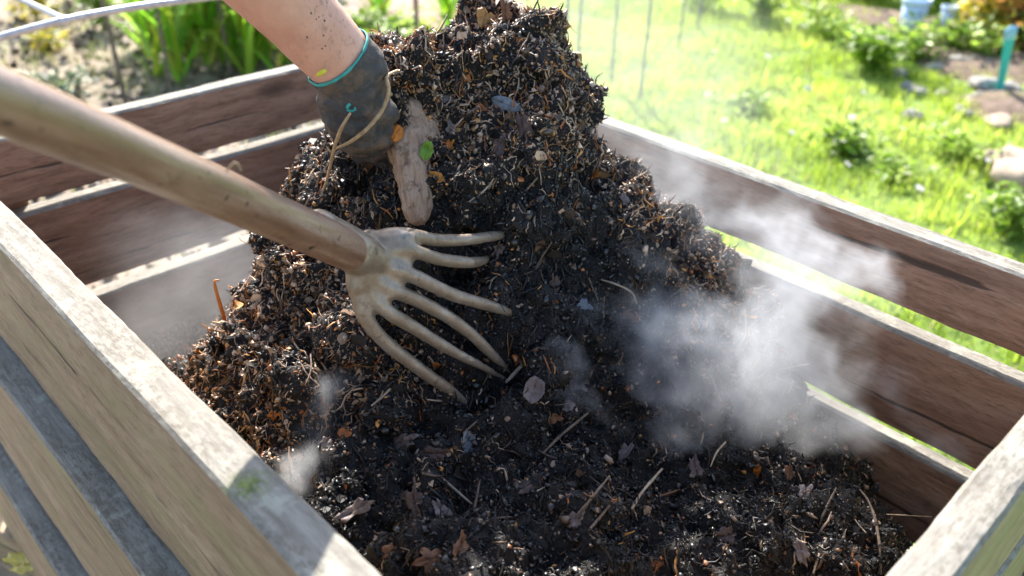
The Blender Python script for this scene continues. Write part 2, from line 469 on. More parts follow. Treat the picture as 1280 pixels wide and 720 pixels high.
# surface samples
me.calc_loop_triangles()
T = np.empty(len(me.loop_triangles) * 3, np.int32); me.loop_triangles.foreach_get('vertices', T); T = T.reshape(-1, 3)
tv = cv[T]; cr_ = np.cross(tv[:, 1] - tv[:, 0], tv[:, 2] - tv[:, 0]); ar = np.linalg.norm(cr_, axis=1) * .5
tn = cr_ / np.maximum(np.linalg.norm(cr_, axis=1, keepdims=True), 1e-12)
ctr = tv.mean(1)
ok = (ctr[:, 2] > ZT - .58) & (tn[:, 2] > -.8) & (ctr[:, 1] > .004) & (ctr[:, 1] < YC - .005) & (ctr[:, 0] < XD - .006)
wgt = ar * ok; wgt /= wgt.sum(); cum = np.cumsum(wgt)
def samples(n):
    i = np.searchsorted(cum, rng.random(n)); i = np.minimum(i, len(T) - 1)
    a, b = rng.random(n), rng.random(n); s = a + b > 1; a[s], b[s] = 1 - a[s], 1 - b[s]
    p = tv[i, 0] + (tv[i, 1] - tv[i, 0]) * a[:, None] + (tv[i, 2] - tv[i, 0]) * b[:, None]
    return p, tn[i]
def rand_rot(n):
    qn = rng.normal(size=(n, 4)); qn /= np.linalg.norm(qn, axis=1, keepdims=True)
    w_, x, y, z = qn.T
    return np.stack([1 - 2 * (y * y + z * z), 2 * (x * y - z * w_), 2 * (x * z + y * w_), 2 * (x * y + z * w_), 1 - 2 * (x * x + z * z), 2 * (y * z - x * w_),
                     2 * (x * z - y * w_), 2 * (y * z + x * w_), 1 - 2 * (x * x + y * y)], 1).reshape(n, 3, 3)
def bulk(name, verts, faces, tint, mat, parent=None, smooth=False):
    """verts (n,k,3), faces (f,3|4) of one template; tint (n,3)"""
    n, k, _ = verts.shape; f, c = faces.shape
    me = bpy.data.meshes.new('m')
    me.vertices.add(n * k); me.vertices.foreach_set('co', verts.astype(np.float32).ravel())
    idx = (faces[None] + (np.arange(n) * k)[:, None, None]).astype(np.int32).ravel()
    me.loops.add(len(idx)); me.loops.foreach_set('vertex_index', idx)
    me.polygons.add(n * f); me.polygons.foreach_set('loop_start', np.arange(0, n * f * c, c, dtype=np.int32))
    me.polygons.foreach_set('loop_total', np.full(n * f, c, np.int32)) if False else None
    me.update(calc_edges=True)
    a = me.attributes.new('tint', 'FLOAT_COLOR', 'POINT')
    t = np.ones((n, k, 4), np.float32); t[:, :, :3] = tint[:, None, :]
    a.data.foreach_set('color', t.ravel())
    o = link(name, me, mat, parent, smooth=False)
    if smooth: me.polygons.foreach_set('use_smooth', np.ones(n * f, bool))
    return o
def pick(n, pal, probs, var=.3):
    pal = np.array(pal); i = rng.choice(len(pal), n, p=np.array(probs) / sum(probs))
    return pal[i] * (1 + var * rng.normal(size=(n, 1))).clip(.4, 2)
ph = (1 + 5 ** .5) / 2
ICO = np.array([(-1, ph, 0), (1, ph, 0), (-1, -ph, 0), (1, -ph, 0), (0, -1, ph), (0, 1, ph), (0, -1, -ph), (0, 1, -ph), (ph, 0, -1), (ph, 0, 1), (-ph, 0, -1), (-ph, 0, 1)]) / 1.9
ICF = np.array([(0, 11, 5), (0, 5, 1), (0, 1, 7), (0, 7, 10), (0, 10, 11), (1, 5, 9), (5, 11, 4), (11, 10, 2), (10, 7, 6), (7, 1, 8), (3, 9, 4), (3, 4, 2), (3, 2, 6), (3, 6, 8), (3, 8, 9), (4, 9, 5), (2, 4, 11), (6, 2, 10), (8, 6, 7), (9, 8, 1)])
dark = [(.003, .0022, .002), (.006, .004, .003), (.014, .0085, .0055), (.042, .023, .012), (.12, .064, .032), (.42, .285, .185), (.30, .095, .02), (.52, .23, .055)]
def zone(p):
    """rusty bits, plus sunlight painted in as tan: left flank, crest, right shoulder"""
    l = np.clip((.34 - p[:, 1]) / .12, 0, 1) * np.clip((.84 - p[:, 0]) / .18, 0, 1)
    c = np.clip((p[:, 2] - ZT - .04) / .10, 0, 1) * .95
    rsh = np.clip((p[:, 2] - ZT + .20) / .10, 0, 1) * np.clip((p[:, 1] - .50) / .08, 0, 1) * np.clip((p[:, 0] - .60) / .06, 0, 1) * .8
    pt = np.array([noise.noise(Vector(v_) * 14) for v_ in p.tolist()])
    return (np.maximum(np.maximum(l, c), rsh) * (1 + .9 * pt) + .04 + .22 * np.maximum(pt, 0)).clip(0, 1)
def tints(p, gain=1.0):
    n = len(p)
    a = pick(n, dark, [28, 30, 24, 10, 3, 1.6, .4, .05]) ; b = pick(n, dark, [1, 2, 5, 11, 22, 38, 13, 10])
    s = rng.random(n) < zone(p) * .95  # tan-rich palette paints sunlight into these parts; the rusty bits are real
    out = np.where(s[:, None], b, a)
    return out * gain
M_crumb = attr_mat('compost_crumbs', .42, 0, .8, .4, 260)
M_fibre = attr_mat('compost_fibres', .5, .0, .6, .3, 200)
M_flake = attr_mat('compost_leaf_bits', .6, .15, .4, .6, 150)
def crumbs(n, lo, hi, name, sink=.3):
    p, nn = samples(n)
    s = lo * (hi / lo) ** (rng.random(n) ** 2.2)
    v = ICO[None] * (1 + .5 * rng.normal(size=(n, 12, 1))).clip(.25, 2.2) * np.stack([np.ones(n), .5 + .5 * rng.random(n), .35 + .6 * rng.random(n)], 1)[:, None, :]
    v = np.einsum('nij,nkj->nki', rand_rot(n), v) * s[:, None, None]
    v += (p + nn * (s * (rng.random(n) * 1.2 - sink))[:, None])[:, None, :]
    return v, tints(p)
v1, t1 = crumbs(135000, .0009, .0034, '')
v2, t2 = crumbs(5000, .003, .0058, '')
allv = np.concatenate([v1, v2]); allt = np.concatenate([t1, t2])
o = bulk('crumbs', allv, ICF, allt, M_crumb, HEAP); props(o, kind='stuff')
def frames(n, nn, lie=.8):
    """two tangents per normal, random heading, tangents tipped off the surface"""
    r = rng.normal(size=(n, 3)); t = r - (r * nn).sum(1, keepdims=True) * nn
    t /= np.linalg.norm(t, axis=1, keepdims=True)
    t = t + nn * (rng.normal(size=(n, 1)) * (1 - lie)); t /= np.linalg.norm(t, axis=1, keepdims=True)
    b = np.cross(nn, t); b /= np.linalg.norm(b, axis=1, keepdims=True)
    return t, b
def fibres(n, L0, L1, w0, w1, stand=.0, droop=0.0, gain=1.0, centre=.5):
    p, nn = samples(n); t, b = frames(n, nn, .45)
    if droop:
        dn = np.array([0, 0, -1.0]) - nn * (-nn[:, 2:3]); t = t * (1 - droop) + dn * droop; t /= np.linalg.norm(t, axis=1, keepdims=True) + 1e-9
        b = np.cross(nn, t); b /= np.linalg.norm(b, axis=1, keepdims=True) + 1e-9
    L = L0 * (L1 / L0) ** rng.random(n); w_ = w0 * (w1 / w0) ** rng.random(n)
    k = 5; V = np.zeros((n, k * 3, 3)); bend = rng.normal(size=n) * .35; kn = rng.normal(size=(n, k)) * .06; wob = rng.normal(size=(n, k)) * .06
    up = nn
    for i in range(k):
        u = i / (k - 1) - centre
        c = p + t * (L * u)[:, None] + b * (L * (bend * (u * u) + wob[:, i]))[:, None] + up * (w_ * .6 + L * (stand * abs(u) + kn[:, i]).clip(-.05, 1))[:, None]
        ww = w_ * (1 if 0 < i < k - 1 else .45)
        for j in range(3):
            th = 2 * PI * j / 3
            V[:, i * 3 + j] = c + (b * math.cos(th) + up * math.sin(th)) * ww[:, None]
    fc = [(i * 3 + j, i * 3 + (j + 1) % 3, (i + 1) * 3 + (j + 1) % 3, (i + 1) * 3 + j) for i in range(k - 1) for j in range(3)]
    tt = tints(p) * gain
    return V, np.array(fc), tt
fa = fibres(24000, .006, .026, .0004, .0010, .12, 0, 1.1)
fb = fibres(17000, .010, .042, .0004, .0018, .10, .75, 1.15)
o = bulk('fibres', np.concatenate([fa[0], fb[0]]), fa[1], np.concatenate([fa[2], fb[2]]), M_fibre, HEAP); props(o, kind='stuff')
def flakes(n, s0, s1, gain):
    p, nn = samples(n); t, b = frames(n, nn, .62); nn2 = np.cross(t, b)
    s = s0 * (s1 / s0) ** (rng.random(n) ** 1.6)
    V = np.zeros((n, 8, 3)); asp = .45 + .5 * rng.random(n); cur = rng.normal(size=n) * .5
    for i in range(7):
        th = 2 * PI * i / 7; rr = (.6 + .55 * rng.random(n))
        x = np.cos(th) * rr; y = np.sin(th) * rr * asp
        z = cur * x * x + .15 * rng.normal(size=n)
        V[:, i] = p + (t * x[:, None] + b * y[:, None] + nn2 * z[:, None]) * s[:, None] + nn * (.25 * s)[:, None]
    V[:, 7] = p + nn * (s * .35)[:, None]
    fc = np.array([(i, (i + 1) % 7, 7) for i in range(7)])
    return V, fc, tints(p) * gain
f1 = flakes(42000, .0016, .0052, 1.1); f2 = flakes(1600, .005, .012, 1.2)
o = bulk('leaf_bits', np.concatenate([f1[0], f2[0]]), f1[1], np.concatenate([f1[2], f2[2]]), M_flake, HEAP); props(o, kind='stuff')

# ------------------------------------------------------------------ leaves, twigs and scraps lying on the heap
M_leafgrey = simple('leaf_grey_brown', [(.3, (.08, .055, .048)), (.55, (.16, .12, .108)), (.75, (.26, .20, .18))], 90, .55, .4, .0008, trans=.1)
M_leafblue = simple('leaf_pale_grey', [(.3, (.08, .088, .10)), (.6, (.16, .175, .19))], 90, .45, .4, .0008, trans=.05)
M_leafbrown = simple('leaf_russet', [(.3, (.12, .05, .02)), (.55, (.25, .11, .045)), (.8, (.38, .19, .09))], 70, .55, .4, .0008, trans=.3)
M_leafdark = simple('leaf_dark_brown', [(.3, (.035, .02, .016)), (.6, (.075, .04, .03)), (.8, (.12, .07, .05))], 70, .5, .4, .0008, trans=.1)
M_orange = simple('leaf_orange', [(.3, (.40, .10, .01)), (.6, (.65, .22, .02)), (.8, (.7, .35, .06))], 70, .5, .3, .0008, trans=.3)
M_green = simple('leaf_green', [(.3, (.10, .22, .015)), (.7, (.24, .40, .04))], 60, .5, .3, .0008, trans=.3)
M_tan = simple('leaf_tan', [(.3, (.28, .15, .05)), (.7, (.55, .34, .12))], 60, .55, .3, .0008, trans=.35)
M_twig = simple('twig_bark', [(.3, (.07, .045, .03)), (.55, (.17, .115, .075)), (.8, (.30, .22, .15))], 120, .7, .6, .001)
M_twigpale = simple('twig_pale', [(.3, (.22, .16, .11)), (.7, (.42, .33, .23))], 120, .7, .5, .001)
M_root = simple('root_skin', [(.3, (.26, .15, .07)), (.7, (.46, .30, .16))], 150, .6, .5, .001)

def leaf_mesh(size, kind, seed, curl=.35, asp=.7):
    rs = random.Random(seed); na, nr = 40, 5
    V = [(0, 0, 0)]; Fc = []
    for r_ in range(1, nr + 1):
        for k in range(na):
            th = 2 * PI * k / na
            if kind == 'maple': rad = .55 + .45 * abs(math.cos(2.5 * (th - PI))) ** 1.6 - .1 * abs(math.sin(11 * th))
            elif kind == 'torn': rad = .72 + .28 * noise.noise(Vector((math.cos(th) * 1.7 + seed, math.sin(th) * 1.7, 0))) * 2 + .06 * math.sin(13 * th)
            elif kind == 'oak': rad = .78 + .2 * math.cos(9 * th)
            else: rad = .93 + .03 * math.sin(17 * th + seed) + .12 * math.cos(th) + .14 * noise.noise(Vector((math.cos(th) * 1.5 + seed, math.sin(th) * 1.5, 2)))
            rad *= 1 + .08 * noise.noise(Vector((math.cos(th) * 4 + seed, math.sin(th) * 4, 3)))
            u = r_ / nr
            x = math.cos(th) * rad * u; y = math.sin(th) * rad * u * asp
            z = curl * (x * x * .6 + y * y * .9) * (1 if seed % 2 else -.7) + .14 * noise.noise(Vector((x * 2 + seed, y * 2, 1))) - .10 * math.exp(-(y / .06) ** 2) \
                + .06 * noise.noise(Vector((x * 7 + seed, y * 7, 4)))
            V.append((x * size, y * size, z * size))
    for k in range(na): Fc.append((0, 1 + k, 1 + (k + 1) % na))
    for r_ in range(nr - 1):
        for k in range(na):
            a = 1 + r_ * na; k2 = (k + 1) % na
            Fc.append((a + k, a + na + k, a + na + k2, a + k2))
    return baked(mesh(V, Fc), [('SOLIDIFY', dict(thickness=.0005, offset=0))])
def lay(o, px, py, lift, ang, tip=0.25, stand=None):
    loc, nr = hit(px, py, lift)
    if loc is None: loc, nr = P(px, py, 1.1), Vector((0, 0, 1))
    look = (Vector(CP) - loc).normalized()
    z = (nr * (1 - tip) + look * tip).normalized() if stand is None else Vector(stand).normalized()
    right = Vector(CR[0]); down = Vector(CR[1])
    hx = right * math.cos(ang) - down * math.sin(ang)
    x = (hx - z * hx.dot(z)).normalized(); y = z.cross(x)
    mm = Matrix((x, y, z)).transposed().to_4x4(); mm.translation = loc
    o.matrix_world = mm
LV = [  # px, py, size px (half), kind, mat, angle deg, aspect, label
    (665, 488, 17, 'oval', M_leafgrey, 70, .8, 'round grey-brown leaf just below the tips of the tines'),
    (723, 482, 19, 'oval', M_leafgrey, 95, .8, 'pinkish brown oval leaf right of the round grey one'),
    (580, 557, 15, 'oval', M_leafblue, 80, .72, 'pale blue-grey oval leaf lying by itself on dark crumbs'),
    (508, 554, 20, 'torn', M_leafgrey, 10, .8, 'torn star-shaped grey leaf below the lowest tine'),
    (545, 566, 20, 'torn', M_leafdark, 0, .6, 'dark crumpled leaf between the star-shaped leaf and the blue-grey one'),
    (778, 397, 22, 'maple', M_leafbrown, 90, .95, 'russet curled leaf cluster hanging from a pale twig'),
    (445, 640, 24, 'torn', M_leafgrey, 35, .5, 'folded pinkish leaf near the front rim board'),
    (522, 628, 28, 'torn', M_leafdark, 110, .4, 'long dark pointed leaf under the pale bent twig'),
    (548, 640, 20, 'torn', M_leafgrey, 120, .5, 'ragged grey leaf beside the long dark pointed leaf'),
    (632, 131, 20, 'oval', M_leafblue, -20, .42, 'smooth blue-grey leaf blade near the top of the heap'),
    (656, 165, 24, 'torn', M_leafdark, 100, .5, 'dark wet leaf under the blue-grey blade'),
    (626, 185, 20, 'torn', M_leafdark, 60, .6, 'dark slick leaf in the middle of the upper lump'),
    (563, 187, 12, 'maple', M_orange, 80, .7, 'small bright orange leaf scrap beside the root stub'),
    (945, 585, 13, 'torn', M_orange, 85, .45, 'upright red-orange leaf scrap below the right plume of steam'),
    (988, 592, 11, 'torn', M_leafbrown, 85, .6, 'small russet scrap right of the red-orange one'),
    (728, 385, 13, 'torn', M_leafblue, 20, .8, 'pale crumpled scrap left of the russet cluster'),
    (690, 355, 20, 'torn', M_leafdark, 110, .5, 'reddish dark leaf between the tines and the russet cluster'),
    (487, 690, 13, 'torn', M_leafbrown, 30, .8, 'small orange-brown leaf close to the front rim'),
    (573, 690, 26, 'torn', M_leafbrown, 70, .35, 'folded tan-brown leaf at the bottom edge of the picture'),
    (535, 702, 22, 'maple', M_leafbrown, 20, .8, 'rusty lobed leaf beside the folded tan one'),
    (690, 520, 12, 'torn', M_leafbrown, 20, .8, 'small brown leaf scrap under the round grey leaves'),
    (710, 510, 12, 'torn', M_leafgrey, 60, .8, 'curled grey scrap touching the small brown one'),
    (785, 570, 16, 'torn', M_leafgrey, 60, .6, 'grey torn leaf at the foot of the steam'),
    (855, 500, 12, 'torn', M_leafgrey, 60, .6, 'small grey leaf inside the steam'),
    (870, 590, 18, 'torn', M_leafdark, 100, .6, 'dark ragged leaf on the right half of the heap'),
    (1005, 620, 16, 'torn', M_leafgrey, 70, .6, 'grey-brown leaf on the lower right slope'),
    (905, 670, 18, 'torn', M_leafdark, 10, .6, 'dark leaf near the bottom right of the heap'),
    (1000, 690, 16, 'torn', M_leafgrey, 100, .5, 'narrow greyish leaf standing near the right rim'),
    (655, 610, 14, 'torn', M_leafdark, 30, .6, 'small dark leaf in the centre of the foreground'),
    (720, 650, 15, 'torn', M_leafgrey, 50, .7, 'crinkled grey leaf at the front centre'),
    (405, 560, 14, 'torn', M_leafdark, 60, .6, 'dark leaf inside the small wisp of steam'),
    (355, 440, 9, 'torn', M_orange, 40, .8, 'orange leaf crumb on the sunlit left flank'),
    (345, 515, 8, 'torn', M_orange, 0, .8, 'orange flake low on the sunlit left flank'),
    (375, 365, 10, 'torn', M_orange, 70, .7, 'orange leaf scrap high on the left flank under the handle'),
    (620, 310, 14, 'torn', M_leafdark, 60, .6, 'dark leaf between the two upper tines'),
    (780, 250, 12, 'torn', M_leafgrey, 110, .5, 'grey leaf fragment on the sunlit right shoulder'),
    (565, 160, 14, 'torn', M_leafgrey, 100, .45, 'pinkish narrow leaf above the orange scrap'),
    (555, 125, 14, 'torn', M_leafgrey, 20, .5, 'mauve leaf curl above the root stub'),
]
GL = 'dead leaves lying on the compost'
for i, (px, py, s, kind, mat, ang, asp, lab) in enumerate(LV):
    loc, nr = hit(px, py); d = (loc - Vector(CP)).length if loc else 1.1
    o = link('dead_leaf', leaf_mesh(s * d / F * 1.05, kind, i + 1, .3, asp), mat)
    lay(o, px, py, .0045, R(ang), .45)
    props(o, lab, 'leaf', GL)
# upright leaves on the crest
for px, py, s, mat, ang, asp, lab in ((632, 20, 20, M_leafbrown, 92, .5, 'upright brown dead leaf standing on the very top of the heap'),
                                      (606, 22, 15, M_tan, 80, .75, 'golden dead leaf standing left of the topmost brown leaf'),
                                      (617, 36, 11, M_tan, 40, .8, 'pale tan leaf scrap between the two leaves on the crest'),
                                      (688, 46, 10, M_leafdark, 60, .5, 'dark curled leaf tip sticking out at the right of the crest'),
                                      (494, 168, 12, M_orange, 60, .8, 'orange fibrous flap at the top of the root stub'),
                                      (533, 190, 13, M_green, 75, .62, 'fresh green leaf stuck to the side of the root stub')):
    d = 1.11 if py < 100 else 1.0
    o = link('dead_leaf' if mat is not M_green else 'green_leaf', leaf_mesh(s * d / F, 'torn' if py < 100 else 'oval', int(px), .35, asp), mat)
    o.location = (0, 0, 0); lay(o, px, py, 0, R(ang), 1.0)
    mm = o.matrix_world.copy(); mm.translation = P(px, py, d); o.matrix_world = mm
    props(o, lab, 'leaf', GL)
    if px == 533: GREEN = o

TW = [  # px points, radius mm, mat, label
    ([(628, 478), (655, 455), (698, 420)], 2.4, M_twigpale, 'thick pale broken twig at the tips of the tines'),
    ([(525, 574), (552, 598), (590, 630)], 1.6, M_twigpale, 'pale bent twig below the blue-grey leaf'),
    ([(678, 566), (700, 545), (735, 516)], 1.8, M_twig, 'brown twig below the two oval leaves'),
    ([(712, 658), (735, 628), (762, 595)], 1.4, M_twig, 'thin twig leaning up right in the foreground'),
    ([(738, 664), (750, 646), (762, 632)], 1.6, M_twig, 'short stub of twig beside the thin leaning one'),
    ([(787, 636), (805, 612), (828, 586)], 1.7, M_twigpale, 'light twig below the steam crossing a rusty one'),
    ([(800, 622), (825, 620), (850, 612)], 1.8, M_leafbrown, 'rusty stalk lying flat across the light twig'),
    ([(765, 612), (775, 625), (782, 638)], 1.4, M_twig, 'short dark stick left of the rusty stalk'),
    ([(850, 645), (860, 668), (873, 690)], 1.3, M_twig, 'thin stick on the lower right of the heap'),
    ([(1015, 720), (1025, 690), (1036, 668)], 1.3, M_twigpale, 'pale upright stalk near the bottom right corner'),
    ([(1096, 718), (1098, 670), (1088, 632), (1075, 612)], 1.6, M_twig, 'long bent stem against the right edge of the heap'),
    ([(748, 350), (772, 356), (790, 366), (796, 380)], 1.2, M_twigpale, 'curved tan twig above the russet leaf cluster'),
    ([(733, 340), (740, 358), (748, 376)], .9, M_twig, 'fine vertical straw left of the curved tan twig'),
    ([(752, 372), (754, 385), (755, 396)], 1.0, M_twigpale, 'tiny pale stub beside the russet cluster'),
    ([(465, 512), (476, 498), (488, 486)], 1.3, M_twigpale, 'short light twig in the left wisp of steam'),
    ([(530, 500), (550, 501), (568, 498)], 1.0, M_twigpale, 'straw lying at the tip of the lowest tine'),
    ([(575, 545), (592, 530), (610, 512)], 1.0, M_twig, 'thin twig right of the lowest tine tip'),
    ([(608, 655), (622, 648), (640, 646)], 1.0, M_twig, 'small crooked twig in the front centre'),
    ([(588, 660), (592, 640), (600, 600)], 1.7, M_leafdark, 'dark stem standing below the pale bent twig'),
    ([(600, 370), (612, 352), (622, 330)], .9, M_twig, 'fine rootlet between the upper tines'),
    ([(690, 300), (672, 330), (660, 352)], 1.0, M_twig, 'thin hanging rootlet right of the fork'),
    ([(890, 470), (900, 500), (916, 545)], 1.3, M_twigpale, 'light stem half hidden in the steam'),
    ([(1020, 520), (1038, 548), (1060, 572)], 1.8, M_twigpale, 'pale stalk on the right edge below the steam'),
    ([(1020, 655), (1030, 640), (1045, 610)], 1.2, M_twig, 'slanting twig on the lower right slope'),
    ([(635, 260), (655, 240), (672, 222)], 1.3, M_twig, 'grey root end in the middle of the upper lump'),
    ([(590, 250), (605, 238), (618, 222)], 1.2, M_twigpale, 'pale curved rootlet right of the root stub'),
    ([(655, 90), (660, 110), (652, 130), (645, 140)], 1.8, M_twig, 'bent grey stalk on the upper lump above the blue-grey blade'),
    ([(945, 475), (975, 462), (1010, 455)], 1.0, M_twigpale, 'pale dry grass stalk sticking out of the plume'),
    ([(960, 470), (985, 478), (1002, 486)], 1.0, M_twigpale, 'second dry grass stalk below the first in the plume'),
]
GT = 'twigs and stalks on the compost'
for i, (pts, r_, mat, lab) in enumerate(TW):
    q3 = []
    for (x, y) in pts:
        loc, nr = hit(x, y, .0045)
        if loc is None: loc = P(x, y, 1.15)
        q3.append(loc)
    # no wild jumps in depth
    for k in range(1, len(q3)):
        d0 = (q3[k - 1] - Vector(CP)).length; d1 = (q3[k] - Vector(CP)).length
        d1 = max(d0 - .03, min(d0 + .03, d1)); q3[k] = P(pts[k][0], pts[k][1], d1)
    r_ *= .001
    o = tube_obj('twig', q3, [r_ * .8, r_, r_ * 1.05, r_ * .7], mat, None, sides=7, n=14, jit=.5, seed=i)
    props(o, lab, 'twig', GT)
# random smaller twigs over the heap
M_tw2 = M_twig
base_ps, base_ns = samples(1500); cnt = 0
for p_, n__ in zip(base_ps, base_ns):
    if cnt >= 46: break
    if n__[2] < .25 or p_[2] > ZT + .02 or p_[0] < .55: continue
    p_ = Vector(p_); nn_ = Vector(n__); t_ = nn_.cross(Vector(rng.normal(size=3))).normalized()
    L = random.uniform(.015, .045); r_ = random.uniform(.0007, .0015)
    pp = [p_ - t_ * L / 2 + nn_ * .002, p_ + nn_ * .005 + t_.cross(nn_) * L * random.uniform(-.1, .1), p_ + t_ * L / 2 + nn_ * random.uniform(.001, .012)]
    o = tube_obj('twig', pp, [r_, r_, r_ * .6], random.choice([M_twig, M_twig, M_twigpale, M_leafdark]), None, sides=6, n=8, jit=.4, seed=cnt)
    props(o, 'thin short twig fragment scattered on the dark compost', 'twig', 'short twig fragments scattered over the heap'); cnt += 1

# orange stalk sticking out on the left silhouette, dry stem at the right
def stick_out(name, pts, rad, mat, lab, cat, sides=7):
    o = tube_obj(name, [P(*p) for p in pts], rad, mat, None, sides=sides, n=16, jit=.3); props(o, lab, cat); return o
stick_out('stalk', [(281, 400, 1.075), (276, 384, 1.07), (270, 362, 1.07), (268, 352, 1.07), (274, 350, 1.07)], [.0022, .0024, .0016, .0010], M_orange, 'orange stalk sticking up from the left shoulder of the heap', 'stalk')
stick_out('grass_stem', [(778, 225, 1.14), (768, 208, 1.13), (757, 188, 1.12), (745, 168, 1.11)], [.0008, .0008, .0006], M_twig, 'fine dark stem leaning off the right side of the lump', 'stem')
stick_out('root', [(497, 88, 1.0), (483, 96, .965), (486, 112, .955), (480, 134, .955), (462, 158, .95), (440, 176, .96), (420, 186, 1.0)], [.0014, .0022, .0024, .0022, .0016], M_root, 'long forked tan root curling across the glove', 'root')
stick_out('root', [(438, 141, .945), (428, 158, .948), (418, 184, .975), (412, 212, 1.01), (404, 240, 1.05)], [.0014, .0020, .0018, .0012], M_root, 'straighter tan root hanging down over the glove', 'root')
stick_out('straw', [(1108, 643, 1.12), (1130, 644, 1.13), (1164, 646, 1.16)], [.0006, .0006], M_twigpale, 'thin pale straw bridging heap and right wall', 'straw')
stick_out('straw', [(283, 214, .62), (292, 204, .62), (298, 206, .62), (302, 214, .622)], [.0007, .0007, .0004], M_root, 'curled brown straw lying on the fork handle', 'straw')

# root stub
stub = fused([(P(508, 152, 1.050), .030, P(512, 185, 1.030), .0265), (P(512, 185, 1.030), .0265, P(515, 215, 1.015), .0208), (P(515, 215, 1.015), .0208, P(519, 245, 1.004), .0178),
              (P(519, 245, 1.004), .0178, P(521, 262, 1.000), .0166), (P(490, 162, 1.045), .018, P(508, 205, 1.02), .016), (P(530, 165, 1.045), .018, P(520, 205, 1.02), .018)], .0022, 4)
displace(stub, [(.004, 28), (.0030, 80), (.0012, 200)], 5)
q = N('stub_bark'); v = q.coords()
ax = (P(508, 150, 1.03) - P(521, 262, 1.012)).normalized()
g1 = q.noise(q.map(v, (110, 110, 14)), 1.4, 7, .7)
col = q.ramp(g1, [(.3, (.16, .085, .05)), (.5, (.34, .21, .135)), (.72, (.46, .33, .23))])
dirt = q.ramp(q.noise(v, 55, 5, .7), [(.54, 0.0), (.66, .85)])
col = q.mix(dirt, col, (.06, .035, .02)); q.base(col); q.rough(.7); q.bump(g1, .8, .003)
sm_ = Matrix.Translation(P(514, 200, 1.02)) @ ax.to_track_quat('Z', 'X').to_matrix().to_4x4(); stub.transform(sm_.inverted())
STUB = link('root_stub', stub, q.m); STUB.matrix_world = sm_; props(STUB, 'thick pale barky root stub hanging from the heap below the glove', 'root stub')

# ------------------------------------------------------------------ garden fork
q = N('worn_handle'); v = q.coords('Object')
HA, HB = P(448, 318, .87), P(-4, 134, .565)
hdir = (HB - HA).normalized()
q1 = q.noise(q.map(v, (40, 40, 5)), 1.5, 5, .6)
col = q.ramp(q1, [(.3, (.11, .052, .028)), (.5, (.22, .122, .078)), (.72, (.33, .225, .165))])
st = q.ramp(q.noise(q.map(v, (60, 60, 25)), 2.2, 6, .7), [(.56, 0.0), (.68, .65)])
col = q.mix(st, col, (.12, .07, .035))
sp = q.ramp(q.noise(v, 95, 3, .6), [(.66, 0.0), (.70, .9)])
col = q.mix(sp, col, (.03, .02, .015))
q.b.inputs['Coat Weight'].default_value = .5; q.b.inputs['Coat Roughness'].default_value = .22; q.base(col); q.rough(.36); q.bump(q.math('ADD', q1, q.noise(v, 180, 4)), .5, .0012)
M_handle = q.m
q = N('worn_fork_metal'); v = q.coords()
g = q.noise(v, 30, 7, .72)
col = q.ramp(g, [(.28, (.17, .115, .072)), (.5, (.25, .19, .135)), (.72, (.33, .285, .235))])
dirt = q.ramp(q.noise(v, 55, 7, .78), [(.56, 0.0), (.66, .75)])
col = q.mix(dirt, col, (.085, .05, .03))
q.base(col); q.b.inputs['Metallic'].default_value = .35; q.rough(q.ramp(g, [(.3, .5), (.7, .26)]))
q.bump(q.noise(v, 160, 5, .7), .45, .0012)
M_fork = q.m
FORK = empty('garden_fork', HA, 'worn six-tined garden fork with a long smooth tan handle dug into the heap', 'garden fork')
def fpart(o): keep(o, FORK); return o
# handle with its own frame (z along the shaft)
Lh = 1.25
ps = []; n_h = 70; V = []; Fc = []; sd = 40
for i in range(n_h + 1):
    z = -.01 + (Lh + .01) * i / n_h
    r_ = .0198 - .0012 * min(1, z / .3) + .0006 * noise.noise(Vector((z * 9, 0, 0)))
    bend = .004 * math.sin(z * 5)
    for k in range(sd):
        th = 2 * PI * k / sd
        rr = r_ * (1 + .012 * noise.noise(Vector((math.cos(th) * 1.5, math.sin(th) * 1.5, z * 12))))
        V.append((rr * math.cos(th) + bend, rr * math.sin(th), z))
for i in range(n_h):
    for k in range(sd):
        k2 = (k + 1) % sd; Fc.append((i * sd + k, i * sd + k2, (i + 1) * sd + k2, (i + 1) * sd + k))
Fc.append(tuple(range(sd))[::-1]); Fc.append(tuple(n_h * sd + k for k in range(sd)))
hnd = link('handle', mesh(V, Fc), M_handle)
hnd.rotation_euler = hdir.to_track_quat('Z', 'X').to_euler(); hnd.location = HA; fpart(hnd)
tn_px = [
    ([(462, 300, .885), (500, 293, .895), (545, 300, .925), (590, 299, .955), (640, 291, 1.025)], [.0105, .0100, .0088, .0082, .0066]),
    ([(466, 312, .88), (510, 312, .89), (550, 324, .92), (592, 328, .95), (612, 322, 1.03)], [.0100, .0098, .0088, .0080, .0048]),
    ([(466, 328, .875), (512, 343, .89), (565, 368, .925), (612, 382, .96), (656, 397, 1.028)], [.0105, .0098, .0088, .0082, .0058]),
    ([(460, 340, .875), (490, 362, .885), (530, 379, .91), (580, 410, .945), (612, 440, .975), (640, 467, 1.032)], [.0112, .0102, .0092, .0086, .0076, .0030]),
    ([(456, 350, .875), (478, 384, .885), (515, 408, .905), (560, 436, .935), (595, 454, .965), (632, 474, 1.022)], [.0112, .0100, .0090, .0082, .0060, .0030]),
    ([(446, 356, .875), (456, 395, .885), (482, 428, .905), (525, 462, .935), (560, 486, .965), (584, 505, 1.003)], [.0115, .0104, .0094, .0088, .0080, .0052])]
caps = [(P(398, 288, .83), .0203, P(446, 316, .865), .0222), (P(446, 316, .865), .0222, P(470, 326, .88), .0165),
        (P(455, 330, .876), .017, P(462, 356, .882), .014)]
lines_ = []
